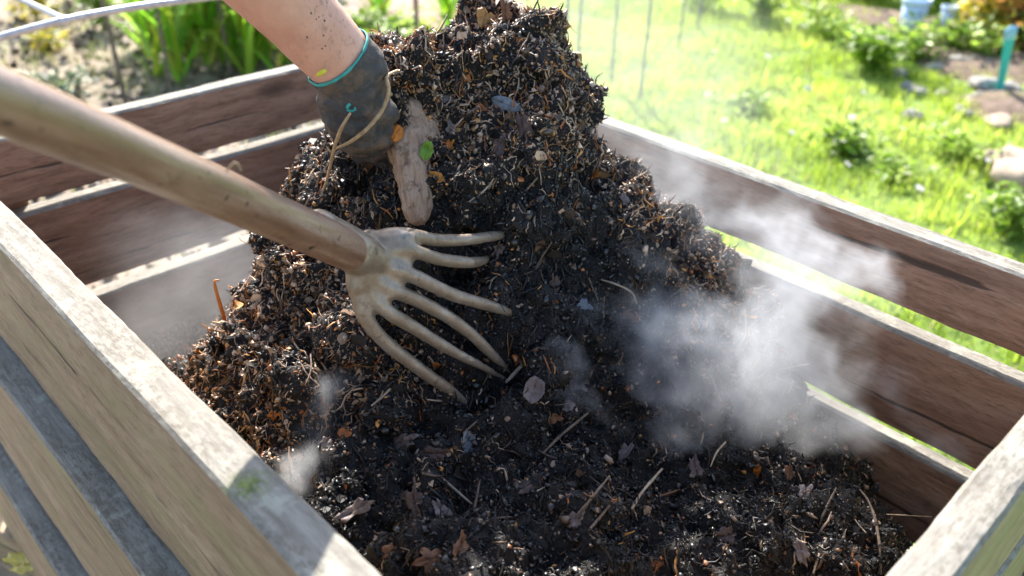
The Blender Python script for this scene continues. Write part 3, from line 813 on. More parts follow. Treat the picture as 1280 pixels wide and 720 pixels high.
for pts, rr in tn_px:
    a = P(*pts[0]); caps.append((P(450, 322, .872), .0150, a, .0115))
    pp, ts = catmull([P(*p) for p in pts], 14); rd = np.interp(ts, np.linspace(0, 1, len(rr)), rr) * .83
    for k in range(14): caps.append((pp[k], rd[k], pp[k + 1], rd[k + 1]))
    full = [P(*p) for p in pts]; d1 = (P(*pts[1]) - a).length * 1.0
    q0 = min(range(15), key=lambda k: (pp[k] - full[1]).length)
    lines_.append(([np.array(x) for x in pp[q0:]], rd[q0:]))
caps += [(P(450, 322, .874), .0125, P(512, 306, .898), .0075), (P(450, 322, .874), .0125, P(508, 327, .897), .0078), (P(452, 330, .876), .0125, P(490, 346, .893), .008), (P(452, 335, .876), .0125, P(484, 368, .893), .0078), (P(450, 345, .876), .012, P(457, 382, .889), .0078), (P(452, 345, .878), .012, P(464, 378, .886), .011), (P(460, 345, .88), .012, P(478, 366, .888), .011), (P(475, 335, .882), .012, P(500, 344, .890), .010), (P(478, 312, .884), .011, P(506, 318, .892), .009), (P(480, 303, .884), .010, P(510, 304, .893), .0085), (P(470, 345, .884), .010, P(486, 366, .886), .009), (P(480, 320, .885), .010, P(506, 326, .892), .008), (P(475, 302, .885), .010, P(510, 298, .893), .009)]
hd = fused(caps, .0019, 12)
displace(hd, [(.0005, 40), (.0003, 160)], 9)
hv = np.empty(len(hd.vertices) * 3, np.float32); hd.vertices.foreach_get('co', hv); hv = hv.reshape(-1, 3)
hf = [tuple(p.vertices) for p in hd.polygons]; hc = np.array([hv[list(f)].mean(0) for f in hf])
best = np.full(len(hf), 9.0); who = np.full(len(hf), -1)
for ti, (pl_, rd) in enumerate(lines_):
    for k in range(len(pl_) - 1):
        ab = pl_[k + 1] - pl_[k]; t_ = ((hc - pl_[k]) @ ab) / (ab @ ab)
        inside = (t_ > 0) if k == 0 else np.ones(len(hf), bool)
        d_ = np.linalg.norm(hc - (pl_[k] + np.clip(t_, 0, 1)[:, None] * ab), axis=1) / rd[k]
        ok_ = inside & (d_ < best) & (d_ < 1.5); best[ok_] = d_[ok_]; who[ok_] = ti
for ti in range(-1, 6):
    fs = [f for f, w_ in zip(hf, who) if w_ == ti]
    ids = sorted({v_ for f in fs for v_ in f}); mp = {v_: k for k, v_ in enumerate(ids)}
    fpart(link('fork_head' if ti < 0 else 'tine', mesh([tuple(hv[v_]) for v_ in ids], [tuple(mp[v_] for v_ in f) for f in fs]), M_fork))
# collar line where handle enters the socket
fpart(tube_obj('rivet', [P(386, 281, .79), P(386, 281, .802)], [.0024, .0024], simple('rivet_dark', [(.3, .03), (.7, .06)], 80), None, sides=10, n=2))

# ------------------------------------------------------------------ person (leans over the front wall from outside, only the left forearm is in the picture)
q = N('skin'); v = q.coords()
c = q.ramp(q.noise(v, 22, 4, .6), [(.3, (.56, .27, .19)), (.7, (.68, .37, .28))])
wr = P(432, 70, .965)
dd = q.vmath('LENGTH', q.vmath('SUBTRACT', v, tuple(wr + Vector((-.03, 0, .05)))))
near = q.ramp(dd, [(.03, 1.0), (.085, .0)])
dsp = q.math('MULTIPLY', q.ramp(q.noise(q.map(v, (90, 90, 60)), 1.2, 7, .72, 1.2), [(.535, 0.0), (.58, .95)]), near)
c = q.mix(dsp, c, (.07, .025, .02))
veil = q.math('MULTIPLY', q.ramp(q.noise(v, 40, 5, .7), [(.4, 0.0), (.8, .45)]), near)
c = q.mix(veil, c, (.28, .14, .10))
q.base(c); q.rough(.5); q.b.inputs['Subsurface Weight'].default_value = .18; q.b.inputs['Subsurface Radius'].default_value = (.010, .004, .002); q.b.inputs['Subsurface Scale'].default_value = 1.0
q.bump(q.math('ADD', q.noise(v, 260, 4, .6), q.math('MULTIPLY', q.noise(v, 60, 4, .6), 1.5)), .35, .0010)
M_skin = q.m
WR = P(434, 84, .975)                       # left wrist
EL = P(238, -128, .90)                      # left elbow
SHL = Vector((.50, -.22, 1.45)); SHR = Vector((.84, -.36, 1.44))
HIPL = Vector((.50, -.52, .92)); HIPR = Vector((.70, -.56, .92))
WR2 = HA + hdir * .66; EL2 = Vector((1.08, -.55, 1.14))
hand2 = WR2 + hdir.orthogonal().normalized() * .0
NECK = (SHL + SHR) / 2 + Vector((0, .02, .03)); HEAD = NECK + Vector((.02, .09, .14))
CH = (SHL + SHR) / 2 + Vector((0, -.03, -.12)); PEL = (HIPL + HIPR) / 2
KNL, KNR = Vector((.46, -.46, .50)), Vector((.74, -.50, .50)); ANL, ANR = Vector((.44, -.52, .09)), Vector((.76, -.60, .09))
fa_dir = (EL - WR).normalized()
caps = [(WR, .0365, WR + (EL - WR) * .30, .0400), (WR + (EL - WR) * .30, .0385, WR + (EL - WR) * .68, .0465), (WR + (EL - WR) * .68, .0465, EL, .042), (EL, .042, SHL, .052),
        (P(441, 118, .99), .030, WR, .0325), (P(441, 118, .99), .030, P(446, 150, 1.0), .028),
        (SHR, .052, EL2, .040), (EL2, .040, WR2 + Vector((-.02, -.05, .03)), .028),
        (SHL, .062, CH, .12), (SHR, .062, CH, .12), (SHL, .062, SHR, .062), (CH, .135, PEL, .125), (PEL, .13, HIPL, .10), (PEL, .13, HIPR, .10),
        (HIPL, .088, KNL, .058), (KNL, .058, ANL, .040), (HIPR, .088, KNR, .058), (KNR, .058, ANR, .040),
        (ANL, .04, ANL + Vector((0, .14, -.05)), .035), (ANR, .04, ANR + Vector((0, .14, -.05)), .035),
        (CH, .10, NECK, .058), (NECK, .055, HEAD, .055), (HEAD, .078, HEAD + Vector((0, .015, .035)), .082), (HEAD + Vector((0, .03, -.04)), .058, HEAD + Vector((0, .05, -.055)), .045),
        (HEAD + Vector((0, .075, -.01)), .010, HEAD + Vector((0, .098, -.022)), .013), (HEAD + Vector((-.082, 0, .0)), .012, HEAD + Vector((-.086, -.008, .02)), .014),
        (HEAD + Vector((.082, 0, .0)), .012, HEAD + Vector((.086, -.008, .02)), .014)]
body = fused(caps, .0065, 5)
PERSON = link('person', body, M_skin)
props(PERSON, 'person reaching a gloved hand and bare muddy forearm into the top of the heap', 'person')
def denim(name, c0, c1): return simple(name, [(.3, c0), (.7, c1)], 90, .85, .4, .001)
# clothing
sh = fused([(SHL, .072, SHL.lerp(EL, .45), .066), (SHR, .072, SHR.lerp(EL2, .5), .064), (SHL, .078, CH, .135), (SHR, .078, CH, .135), (SHL, .076, SHR, .076), (CH, .15, PEL + Vector((0, 0, .02)), .145), (CH, .11, NECK - Vector((0, 0, .03)), .066)], .009, 6)
displace(sh, [(.008, 12)], 2); link('shirt', sh, denim('shirt_cloth', (.16, .20, .26), (.22, .27, .34)), PERSON)
tr = fused([(PEL, .145, HIPL, .115), (PEL, .145, HIPR, .115), (HIPL, .105, KNL, .075), (KNL, .075, ANL + Vector((0, 0, .04)), .062), (HIPR, .105, KNR, .075), (KNR, .075, ANR + Vector((0, 0, .04)), .062)], .010, 6)
displace(tr, [(.008, 14)], 4); link('trousers', tr, denim('trouser_cloth', (.03, .04, .07), (.06, .08, .13)), PERSON)
for a in (ANL, ANR):
    bt = fused([(a + Vector((0, 0, -.04)), .046, a + Vector((0, 0, .12)), .056), (a + Vector((0, -.02, -.048)), .042, a + Vector((0, .16, -.05)), .040)], .008, 5)
    link('boot', bt, simple('boot_rubber', [(.3, (.02, .035, .02)), (.7, (.035, .055, .03))], 20, .45), PERSON)
hr = fused([(HEAD + Vector((0, -.015, .045)), .092, HEAD + Vector((0, -.02, .02)), .088), (HEAD + Vector((0, -.03, -.01)), .08, HEAD + Vector((0, -.03, -.05)), .06)], .008, 4)
displace(hr, [(.010, 40)], 6); link('hair', hr, simple('hair_brown', [(.3, (.05, .03, .015)), (.7, (.10, .06, .03))], 120, .5), PERSON)
M_eye = simple('eye_white', [(.3, .7), (.7, .75)], 10, .2, 0); M_iris = simple('eye_iris', [(.3, (.05, .03, .02)), (.7, (.07, .04, .03))], 10, .2, 0)
for s in (-1, 1):
    e = fused([(HEAD + Vector((s * .030, .080, .012)), .011, HEAD + Vector((s * .030, .081, .012)), .011)], .003, 1); ey = link('eye', e, M_eye, PERSON)
    link('iris', fused([(HEAD + Vector((s * .030, .089, .012)), .0045, HEAD + Vector((s * .030, .0895, .012)), .0045)], .0015, 1), M_iris, ey)
link('mouth', fused([(HEAD + Vector((-.020, .088, -.052)), .005, HEAD + Vector((0, .094, -.050)), .006), (HEAD + Vector((.020, .088, -.052)), .005, HEAD + Vector((0, .094, -.050)), .006)], .002, 2),
     simple('lips', [(.3, (.45, .16, .13)), (.7, (.55, .22, .18))], 30, .4, 0), PERSON)
# left glove
q = N('glove_knit'); v = q.coords()
k1 = q.noise(v, 420, 3, .6); bl = q.noise(v, 30, 5, .65)
col = q.ramp(bl, [(.3, (.028, .025, .026)), (.6, (.055, .050, .050)), (.8, (.10, .088, .08))])
mud = q.ramp(q.noise(v, 40, 7, .75), [(.47, 0.0), (.60, .85)]); col = q.mix(mud, col, (.14, .088, .058))
q.base(col); q.rough(.75); q.bump(q.math('ADD', k1, q.math('MULTIPLY', bl, 2.0)), .6, .0016)
M_glove = q.m
M_teal = simple('teal_trim', [(.3, (.02, .22, .20)), (.7, (.05, .38, .34))], 120, .7, .3, .0006)
CU0 = P(431, 71, .965); CU1 = P(437, 96, .975)
CU0 = WR + fa_dir * .014; CU1 = WR - fa_dir * .014
gl = [(CU1, .0378, P(441, 118, .985), .036), (P(441, 118, .985), .036, P(444, 140, 1.0), .0355), (P(438, 120, .985), .028, P(434, 150, 1.0), .024), (P(455, 118, .985), .028, P(464, 150, 1.0), .026),
      (P(444, 140, .99), .034, P(455, 165, 1.01), .030)]
# fingers of the left hand, bent and pushed into the crumbs; thumb on the near side
fing = [((432, 160, 1.0), (440, 182, 1.035), (458, 198, 1.075), .0115), ((446, 166, 1.0), (460, 186, 1.035), (478, 202, 1.075), .0118), ((460, 164, 1.0), (477, 182, 1.035), (494, 198, 1.075), .0116),
        ((470, 156, 1.005), (486, 168, 1.015), (500, 186, 1.07), .0105), ((466, 122, .98), (482, 138, .985), (494, 158, 1.05), .0125)]
for a, b, c_, r_ in fing:
    gl += [(P(*a), r_ * 1.1, P(*b), r_), (P(*b), r_, P(*c_), r_ * .85)]
g_me = fused(gl, .0028, 5); displace(g_me, [(.004, 22), (.0055, 50), (.0025, 120)], 11)
GLV = link('glove', g_me, M_glove, PERSON); GLV['label'] = 'dark grey muddy work glove with a teal-edged cuff'
# cuff: an open ribbed sleeve round the wrist
def sleeve(name, a, b, ra, rb, mat, parent, n=14, flat=1.0, th=.002, wr_=.0022):
    V, Fc = [], []; t = (b - a).normalized(); u = t.cross(Vector(CR[2])).normalized(); w_ = u.cross(t).normalized(); sd = 72
    for i in range(n + 1):
        f = i / n
        for k in range(sd):
            an = 2 * PI * k / sd; rr = ra + (rb - ra) * f + wr_ * noise.noise(Vector((math.cos(an) * 3, math.sin(an) * 3, f * 3))) + .0005 * math.sin(36 * an / 1.0)
            V.append(a.lerp(b, f) + u * math.cos(an) * rr + w_ * math.sin(an) * rr * flat)
    for i in range(n):
        for k in range(sd):
            k2 = (k + 1) % sd; Fc.append((i * sd + k, i * sd + k2, (i + 1) * sd + k2, (i + 1) * sd + k))
    return link(name, baked(mesh(V, Fc), [('SOLIDIFY', dict(thickness=th, offset=0))]), mat, parent)
sleeve('cuff', CU0 + (CU0 - CU1) * .02, CU1, .0384, .0378, M_glove, GLV)
CT = (CU0 - CU1).normalized()
sleeve('cuff_edging', CU0 + CT * .0030, CU0 + CT * .0, .0386, .0388, M_teal, GLV, n=3, th=.0016)
o = tube_obj('cuff_tag', [P(397, 94, .925), P(403, 90, .922), P(407, 88, .922)], [.002, .0028, .002], simple('yellow_tag', [(.3, (.55, .5, .03)), (.7, (.7, .62, .06))], 60), GLV, sides=8, n=6)
# raised teal badge on the back of the glove
badge = fused([(P(434, 134, .953), .0018, P(437, 130, .952), .0018), (P(437, 130, .952), .0018, P(443, 131, .953), .0016), (P(443, 131, .953), .0016, P(444, 137, .954), .0016), (P(435, 138, .954), .0015, P(441, 139, .954), .0015)], .0008, 2)
link('glove_badge', badge, M_teal, GLV)
# right glove closed round the fork handle (outside the picture)
hx = hdir.orthogonal().normalized(); hy_ = hdir.cross(hx)
g2 = [(WR2 + Vector((-.02, -.05, .03)), .032, WR2 + Vector((0, -.03, .015)), .030)]
for i in range(4):
    c0 = WR2 + hdir * (i * .021 - .03)
    prev = None
    for k in range(6):
        an = -1.2 + k * .75; p_ = c0 + (hx * math.cos(an) + hy_ * math.sin(an)) * .031
        if prev: g2.append((prev, .0108, p_, .0104))
        prev = p_
c0 = WR2 - hdir * .045; prev = None
for k in range(4):
    an = -2.0 - k * .7; p_ = c0 + (hx * math.cos(an) + hy_ * math.sin(an)) * .031 + hdir * k * .008
    if prev: g2.append((prev, .0125, p_, .0118))
    prev = p_
link('glove', fused(g2, .0035, 3), M_glove, PERSON)

# mud crumbs stuck on the forearm
bb = BVHTree.FromPolygons([tuple(x.co) for x in body.vertices], [tuple(p.vertices) for p in body.polygons])
mudv, mudt = [], []
for i in range(14):
    s = random.random(); px = random.gauss(400 if s < .5 else 415, 10 if s < .5 else 14); py = random.gauss(42 if s < .5 else 18, 16 if s < .5 else 9)
    loc, nr, _, _ = bb.ray_cast(Vector(CP), Vector(ray(px, py)))
    if loc is None: continue
    sz = random.choice([.0006, .0008, .0010])
    v_ = ICO * (1 + .4 * rng.normal(size=(12, 1))).clip(.4, 1.8) * sz
    mudv.append(v_ + np.array(loc)); mudt.append((.03, .015, .012))
if mudv:
    o = bulk('mud', np.array(mudv), ICF, np.array(mudt), M_crumb, PERSON); o['kind'] = 'stuff'
#SPLIT
# ------------------------------------------------------------------ ground
L0 = PZ(690, 170, 0); L1 = PZ(600, -80, 0)
ln = Vector((L1.y - L0.y, -(L1.x - L0.x), 0)).normalized()        # points to the lawn side
if ln.dot(PZ(1100, 100, 0) - L0) < 0: ln = -ln
q = N('earth_and_turf'); v = q.coords()
b1 = q.noise(v, 2.2, 5, .6); b2 = q.noise(v, 14, 6, .7)
soil = q.ramp(b2, [(.3, (.16, .115, .08)), (.5, (.30, .23, .17)), (.7, (.44, .36, .28))])
soil = q.mix(q.ramp(b1, [(.42, 0.0), (.7, .6)]), soil, (.24, .24, .17))
turf = q.ramp(q.noise(v, 9, 5, .7), [(.3, (.08, .13, .02)), (.6, (.18, .27, .04)), (.8, (.28, .34, .08))])
sd_ = q.math('ADD', q.vmath('DOT_PRODUCT', q.vmath('SUBTRACT', v, tuple(L0)), tuple(ln)), q.math('MULTIPLY', q.math('SUBTRACT', b1, .5), .9))
col = q.mix(q.ramp(q.math('ADD', sd_, .5), [(.42, 0.0), (.58, 1.0)]), soil, turf)
q.base(col); q.rough(.95); q.bump(b2, .8, .02)
n_g = 160; gs = np.linspace(-1, 1, n_g); gs = np.sign(gs) * np.abs(gs) ** 2.2 * 60
V = []
for x in gs:
    for y in gs:
        z = .03 * noise.noise(Vector((x * .8, y * .8, 0))) + .012 * noise.noise(Vector((x * 5, y * 5, 0))) if max(abs(x), abs(y)) < 30 else 0
        V.append((x, y, z - .02))
Fc = [(i * n_g + j, (i + 1) * n_g + j, (i + 1) * n_g + j + 1, i * n_g + j + 1) for i in range(n_g - 1) for j in range(n_g - 1)]
GR = link('ground', mesh(V, Fc), q.m); props(GR, kind='structure')

def gz(x, y): return .03 * noise.noise(Vector((x * .8, y * .8, 0))) - .02
M_grass = attr_mat('grass_blades', .5, .6, .35)
M_plant = attr_mat('plant_leaves', .42, .6, .5)
def lawn_side(x, y): return ln.x * (x - L0.x) + ln.y * (y - L0.y)
def blades(n, region, h0, h1, w0, w1, pal, keepf, name, lean=.5):
    x = rng.uniform(region[0], region[1], n * 3); y = rng.uniform(region[2], region[3], n * 3)
    nz = np.array([noise.noise(Vector((a * 1.6, b * 1.6, 5))) for a, b in zip(x.tolist(), y.tolist())])
    nz2 = np.array([noise.noise(Vector((a * 6, b * 6, 9))) for a, b in zip(x.tolist(), y.tolist())])
    k = keepf(x, y, nz, nz2) > rng.random(len(x)); x, y, nz, nz2 = x[k][:n], y[k][:n], nz[k][:n], nz2[k][:n]; n = len(x)
    z = np.array([gz(a, b) for a, b in zip(x.tolist(), y.tolist())])
    h = (h0 + (h1 - h0) * rng.random(n) ** 1.5) * (1 + .9 * nz2).clip(.4, 2.2); w_ = w0 + (w1 - w0) * rng.random(n)
    a = rng.uniform(0, 2 * PI, n); lx = np.cos(a); ly = np.sin(a); le = h * lean * (.3 + rng.random(n))
    p = np.stack([x, y, z - .005], 1); d = np.stack([-ly, lx, np.zeros(n)], 1); l_ = np.stack([lx, ly, np.zeros(n)], 1); up = np.array([0, 0, 1.0])
    V = np.zeros((n, 5, 3))
    V[:, 0] = p - d * w_[:, None]; V[:, 1] = p + d * w_[:, None]
    mid = p + up * (h * .6)[:, None] + l_ * (le * .35)[:, None]
    V[:, 2] = mid - d * (w_ * .8)[:, None]; V[:, 3] = mid + d * (w_ * .8)[:, None]
    V[:, 4] = p + up * (h * .92)[:, None] + l_ * le[:, None]
    pl = np.array(pal); t = (.5 + nz * .9 + .25 * rng.normal(size=n)).clip(0, .999) * (len(pl) - 1); i0 = t.astype(int); fr = (t - i0)[:, None]
    c = pl[i0] * (1 - fr) + pl[np.minimum(i0 + 1, len(pl) - 1)] * fr
    dead = rng.random(n) < .05; c[dead] = (.38, .32, .16)
    o = bulk(name, V, np.array([(0, 1, 2), (1, 3, 2), (2, 3, 4)]), c * (1 + .15 * rng.normal(size=(n, 1))).clip(.6, 1.5), M_grass)
    return o
pal_g = [(.20, .30, .03), (.38, .50, .05), (.50, .62, .08), (.60, .67, .17)]
o = blades(120000, (-4.2, 2.6, .86, 7.5), .02, .065, .0014, .0032, pal_g,
           lambda x, y, a, b: np.where((ln.x * (x - L0.x) + ln.y * (y - L0.y) + a * .5) > 0, (.75 + .5 * b), 0) * np.where((y > 4.3) & (x > -.9), .35, 1), 'grass')
props(o, 'short bright sunlit lawn grass beyond the bin', 'grass', kind='stuff')
o = blades(9000, (-4.5, -.12, -1.2, 4.5), .02, .09, .002, .004, [(.16, .20, .06), (.22, .25, .08), (.36, .32, .17)],
           lambda x, y, a, b: np.where((ln.x * (x - L0.x) + ln.y * (y - L0.y)) < 0, .25 + 1.6 * np.maximum(a + b, 0), 0), 'weeds')
props(o, 'sparse dry weeds on the bare earth behind the left wall', 'weeds', kind='stuff')
# mulch: dry bits over the bare earth
n = 12000; x = rng.uniform(-4.5, -.15, n); y = rng.uniform(-1.2, 4.2, n); k = (ln.x * (x - L0.x) + ln.y * (y - L0.y)) < .1; x, y = x[k], y[k]; n = len(x)
s = .006 + .03 * rng.random(n) ** 3; v_ = ICO[None] * (1 + .35 * rng.normal(size=(n, 12, 1))).clip(.4, 1.8) * np.stack([np.ones(n), .4 + .5 * rng.random(n), .3 + .4 * rng.random(n)], 1)[:, None, :]
v_ = np.einsum('nij,nkj->nki', rand_rot(n), v_) * s[:, None, None]; v_ += np.stack([x, y, np.array([gz(a, b) for a, b in zip(x, y)]) + s * .3], 1)[:, None, :]
o = bulk('mulch', v_, ICF, pick(n, [(.16, .11, .08), (.32, .24, .17), (.48, .40, .30), (.10, .07, .05)], [3, 4, 3, 1]), M_flake); props(o, 'dry clods and mulch bits on the bare earth', 'mulch', kind='stuff')

# ------------------------------------------------------------------ plants of the garden
def leafy(name, px, py, w_, h, nleaf, ls, pal, label, cat, group=None, seed=0, z0=0.0, flower=None):
    """a bushy clump: many small pointed leaves round a few stems, base at the pixel's ground point"""
    c = PZ(px, py, 0); c.z = gz(c.x, c.y)
    root = empty(name, c, label, cat, group)
    r2 = np.random.default_rng(seed + 100)
    ns = 7
    stems = []
    for i in range(ns):
        a = r2.uniform(0, 2 * PI); rr = w_ * .5 * r2.uniform(.15, .9)
        tip = Vector((math.cos(a) * rr, math.sin(a) * rr, h * r2.uniform(.6, 1.0))); stems.append(tip)
    V, Fc = [], []
    for tip in stems:
        v, f = tube([(0, 0, -.01), (tip.x * .35, tip.y * .35, tip.z * .5), tuple(tip)], [.005, .003, .0015], sides=5, n=5)
        b = len(V); V += v; Fc += [tuple(i + b for i in q_) for q_ in f]
    st = link('stem', mesh(V, Fc), M_stem, root)
    si = r2.integers(0, ns, nleaf); u = r2.random(nleaf) ** .7
    tips = np.array([tuple(t) for t in stems])[si]
    p = tips * u[:, None]; p[:, :2] *= (.35 + .65 * u)[:, None]; p += r2.normal(size=(nleaf, 3)) * np.array([w_ * .11, w_ * .11, h * .06]); p[:, 2] = np.maximum(p[:, 2], .005)
    a = r2.uniform(0, 2 * PI, nleaf); d = np.stack([np.cos(a), np.sin(a), r2.uniform(-.4, .9, nleaf)], 1); d /= np.linalg.norm(d, axis=1, keepdims=True)
    sdv = np.cross(d, np.array([0, 0, 1.0]) + r2.normal(size=(nleaf, 3)) * .35); sdv /= np.linalg.norm(sdv, axis=1, keepdims=True); nn = np.cross(sdv, d)
    L = ls * r2.uniform(.5, 1.3, nleaf)[:, None]
    VV = np.stack([p, p + d * L * .5 + sdv * L * .28 + nn * L * .06, p + d * L - nn * L * .12, p + d * L * .5 - sdv * L * .28 + nn * L * .06], 1)
    pl = np.array(pal); t = pl[r2.integers(0, len(pl), nleaf)] * (1 + .2 * r2.normal(size=(nleaf, 1))).clip(.5, 1.6)
    bulk('foliage', VV, np.array([(0, 1, 2), (0, 2, 3)]), t, M_plant, root)
    return root
M_stem = simple('plant_stem', [(.3, (.10, .14, .03)), (.7, (.18, .22, .06))], 30)
G1 = [(.07, .15, .02), (.12, .23, .025), (.20, .34, .04)]; G2 = [(.20, .34, .03), (.30, .45, .05), (.38, .50, .09)]; GB = [(.10, .16, .08), (.16, .22, .12)]
G1 = [(.11, .21, .02), (.20, .34, .03), (.30, .44, .05)]; GY = [(.55, .45, .03), (.65, .55, .08), (.30, .35, .05)]; GO = [(.30, .14, .04), (.40, .22, .06), (.14, .16, .03)]
W8 = 'leafy weed clumps standing in the lawn'
for i, (px, py, w_, h, nl, ls, pal, lab) in enumerate([
        (1092, 82, .40, .22, 420, .06, G1, 'big dark leafy clump with a shadow, in front of the stony border'),
        (1062, 185, .34, .10, 260, .045, G1, 'low green clump in the middle of the lawn'),
        (1262, 285, .30, .16, 260, .045, G1, 'dark green clump at the right edge above the rim board'),
        (1030, 40, .50, .16, 380, .05, G2, 'yellow-green clump near the top of the lawn'),
        (955, 20, .45, .25, 380, .05, G1, 'dark bushy clump at the top edge of the lawn'),
        (1145, 70, .40, .20, 300, .05, G2, 'pale green clump below the pale blue pots'),
        (1190, 62, .42, .22, 320, .05, G1, 'green clump between the pots and the teal stake'),
        (875, 10, .50, .20, 300, .05, G2, 'green clump behind the thin stakes'),
        (1240, 72, .35, .18, 240, .05, G2, 'light green clump left of the teal stake foot'),
        (1120, 215, .30, .07, 160, .04, G2, 'flat pale rosette above the rim board'),
        (1200, 190, .40, .09, 240, .04, G2, 'flat yellow-green patch below the stones'),
        (930, 130, .40, .07, 240, .04, G2, 'low bright tuft in the left part of the lawn')]):
    leafy('weed_clump', px, py, w_, h, nl, ls, pal, lab, 'weed', W8, i)
leafy('border_plant', 1232, 40, .6, .42, 420, .09, GY, 'yellow flowering bush at the top right behind the teal stake', 'bush', None, 31)
leafy('border_plant', 1275, 60, .6, .35, 380, .09, GO, 'rust and green bush at the top right corner', 'bush', None, 32)
leafy('border_plant', 1178, 8, .6, .30, 380, .08, G2, 'light green bush between the yellow bush and the pots', 'bush', None, 33)
leafy('border_plant', 1085, -6, .7, .35, 420, .08, G1, 'dark green bush left of the larger pale blue pot', 'bush', None, 34)
leafy('border_plant', 990, -28, .8, .35, 420, .08, G1, 'green bush at the very top of the lawn', 'bush', None, 35)
BL = 'leafy bed plants behind the left wall'
for i, (px, py, w_, h, nl, ls, pal, lab) in enumerate([
        (45, 20, .5, .35, 300, .06, GY, 'yellowing bush behind the metal rail'), (60, 60, .3, .14, 160, .05, GY, 'low yellow plant under the metal rail'),
        (70, 115, .5, .10, 200, .05, GB, 'grey-green mat of leaves on the bare earth'), (130, 30, .3, .35, 240, .06, G1, 'dark green plant at the foot of the thin stem'),
        (500, 58, .45, .18, 300, .07, G2, 'pale green plant right of the forearm'), (575, 62, .25, .16, 160, .08, [(.10, .32, .02), (.16, .42, .03)], 'vivid green plant beside the crest of the heap'),
        (455, 40, .5, .16, 260, .06, G1, 'green plant just behind the wrist'), (215, -10, .5, .3, 260, .07, G2, 'green plant under the end of the rail'),
        (120, -10, .6, .3, 300, .07, GY, 'straw-yellow plant in the far bed'), (620, 55, .3, .1, 120, .05, GB, 'grey-green plant behind the crest')]):
    leafy('bed_plant', px, py, w_, h, nl, ls, pal, lab, 'plant', BL, 50 + i)
# tall strap-leaved plants
def strap_plant(c, h, nb, pal, seed):
    r2 = random.Random(seed); root = empty('strap_leaved_plant', c, 'tall bright green strap-leaved plant in the row behind the left wall', 'plant', 'tall green plants in a row behind the left wall')
    v, f = tube([(0, 0, -.02), (r2.uniform(-.02, .02), r2.uniform(-.02, .02), h * .5), (r2.uniform(-.04, .04), r2.uniform(-.04, .04), h * .95)], [.010, .008, .003], sides=7, n=8)
    link('stem', mesh(v, f), M_stem, root)
    VV, TT = [], []
    for i in range(nb):
        a = r2.uniform(0, 2 * PI); L = h * r2.uniform(.5, .95); wd = r2.uniform(.010, .020); z0 = h * r2.uniform(.0, .55)
        d = Vector((math.cos(a), math.sin(a), 0)); s = Vector((-d.y, d.x, 0)); droop = r2.uniform(.2, .9)
        row = []
        for k in range(6):
            u = k / 5; c_ = d * (.02 + L * .42 * u * (1 + droop * u * .6)) + Vector((0, 0, z0 + L * (.85 * u - droop * .55 * u * u)))
            ww = wd * (1 - u ** 2.2) + .0008; tw = s * math.cos(u * 1.2 * (r2.random() - .5)) + Vector((0, 0, 1)) * .25
            row += [tuple(c_ - tw * ww), tuple(c_ + tw * ww)]
        VV.append(row); TT.append([x * r2.uniform(.7, 1.3) for x in r2.choice(pal)])
    fc = np.array([(2 * k, 2 * k + 1, 2 * k + 3, 2 * k + 2) for k in range(5)])
    bulk('leaves', np.array(VV), fc, np.array(TT), M_plant, root, smooth=True)
for i, (px, py, h) in enumerate([(195, 92, .55), (228, 104, .6), (262, 88, .7), (285, 80, .75), (310, 92, .7), (335, 74, .75), (350, 90, .6), (300, 60, .8), (250, 62, .7), (215, 66, .6), (370, 60, .7), (330, 50, .8), (275, 50, .8), (180, 56, .5), (395, 50, .6), (240, 84, .7), (298, 74, .8), (322, 64, .8), (345, 60, .8), (362, 84, .6), (232, 40, .8), (290, 34, .9), (345, 34, .9), (475, 30, .5), (560, 34, .4)]):
    c = PZ(px, py, 0); c.z = gz(c.x, c.y) - .01
    strap_plant(c, h, 26, [(.26, .42, .03), (.36, .52, .05), (.42, .56, .10), (.20, .40, .03)], i)

# stakes, posts, netting poles
M_stake = simple('stake_wood', [(.3, (.10, .075, .05)), (.7, (.20, .16, .11))], 40, .8)
M_steel = simple('galvanised_steel', [(.3, (.32, .33, .35)), (.7, (.50, .51, .53))], 60, .4, .2); M_steel.node_tree.nodes['Principled BSDF'].inputs['Metallic'].default_value = .4
M_pole = simple('grey_pole', [(.3, (.09, .09, .08)), (.7, (.16, .16, .14))], 40, .7)
def pole(name, px, py, h, r_, mat, lab, cat, group=None, lean=(0, 0)):
    c = PZ(px, py, 0); o = tube_obj(name, [(0, 0, -.06), (lean[0] * .5 + .004, lean[1] * .5, h * .5), (lean[0], lean[1], h)], [r_ * 1.1, r_, r_ * .9], mat, None, sides=10, n=14, jit=.15)
    o.location = c; props(o, lab, cat, group); return o
pole('garden_stake', 156, 124, .95, .010, M_stake, 'thin dark upright stem in the bare earth behind the left wall', 'stake')
pole('garden_stake', 214, 112, .9, .008, M_stake, 'thin dark stake at the left end of the plant row', 'stake', None, (.03, 0))
pole('garden_stake', 288, 96, 1.0, .008, M_stake, 'thin dark stake in the middle of the plant row', 'stake')
pole('garden_stake', 522, 66, 1.0, .012, M_stake, 'dark green stake right of the forearm', 'stake')
GP = 'thin grey poles beyond the heap'
for px, py, h, lab in ((702, 150, 1.1, 'first thin grey pole right of the crest'), (720, 130, 1.1, 'second thin grey pole right of the crest'), (764, 100, 1.0, 'third thin grey pole seen through the steam'), (800, 120, 1.1, 'fourth thin grey pole seen through the steam'),
                       (848, 55, 1.0, 'slanting dark pole where steam meets the lawn'), (872, 35, .9, 'last thin grey pole before the lawn')):
    pole('garden_pole', px, py, h, .0065, M_pole, lab, 'pole', GP, (random.uniform(-.03, .03), 0))
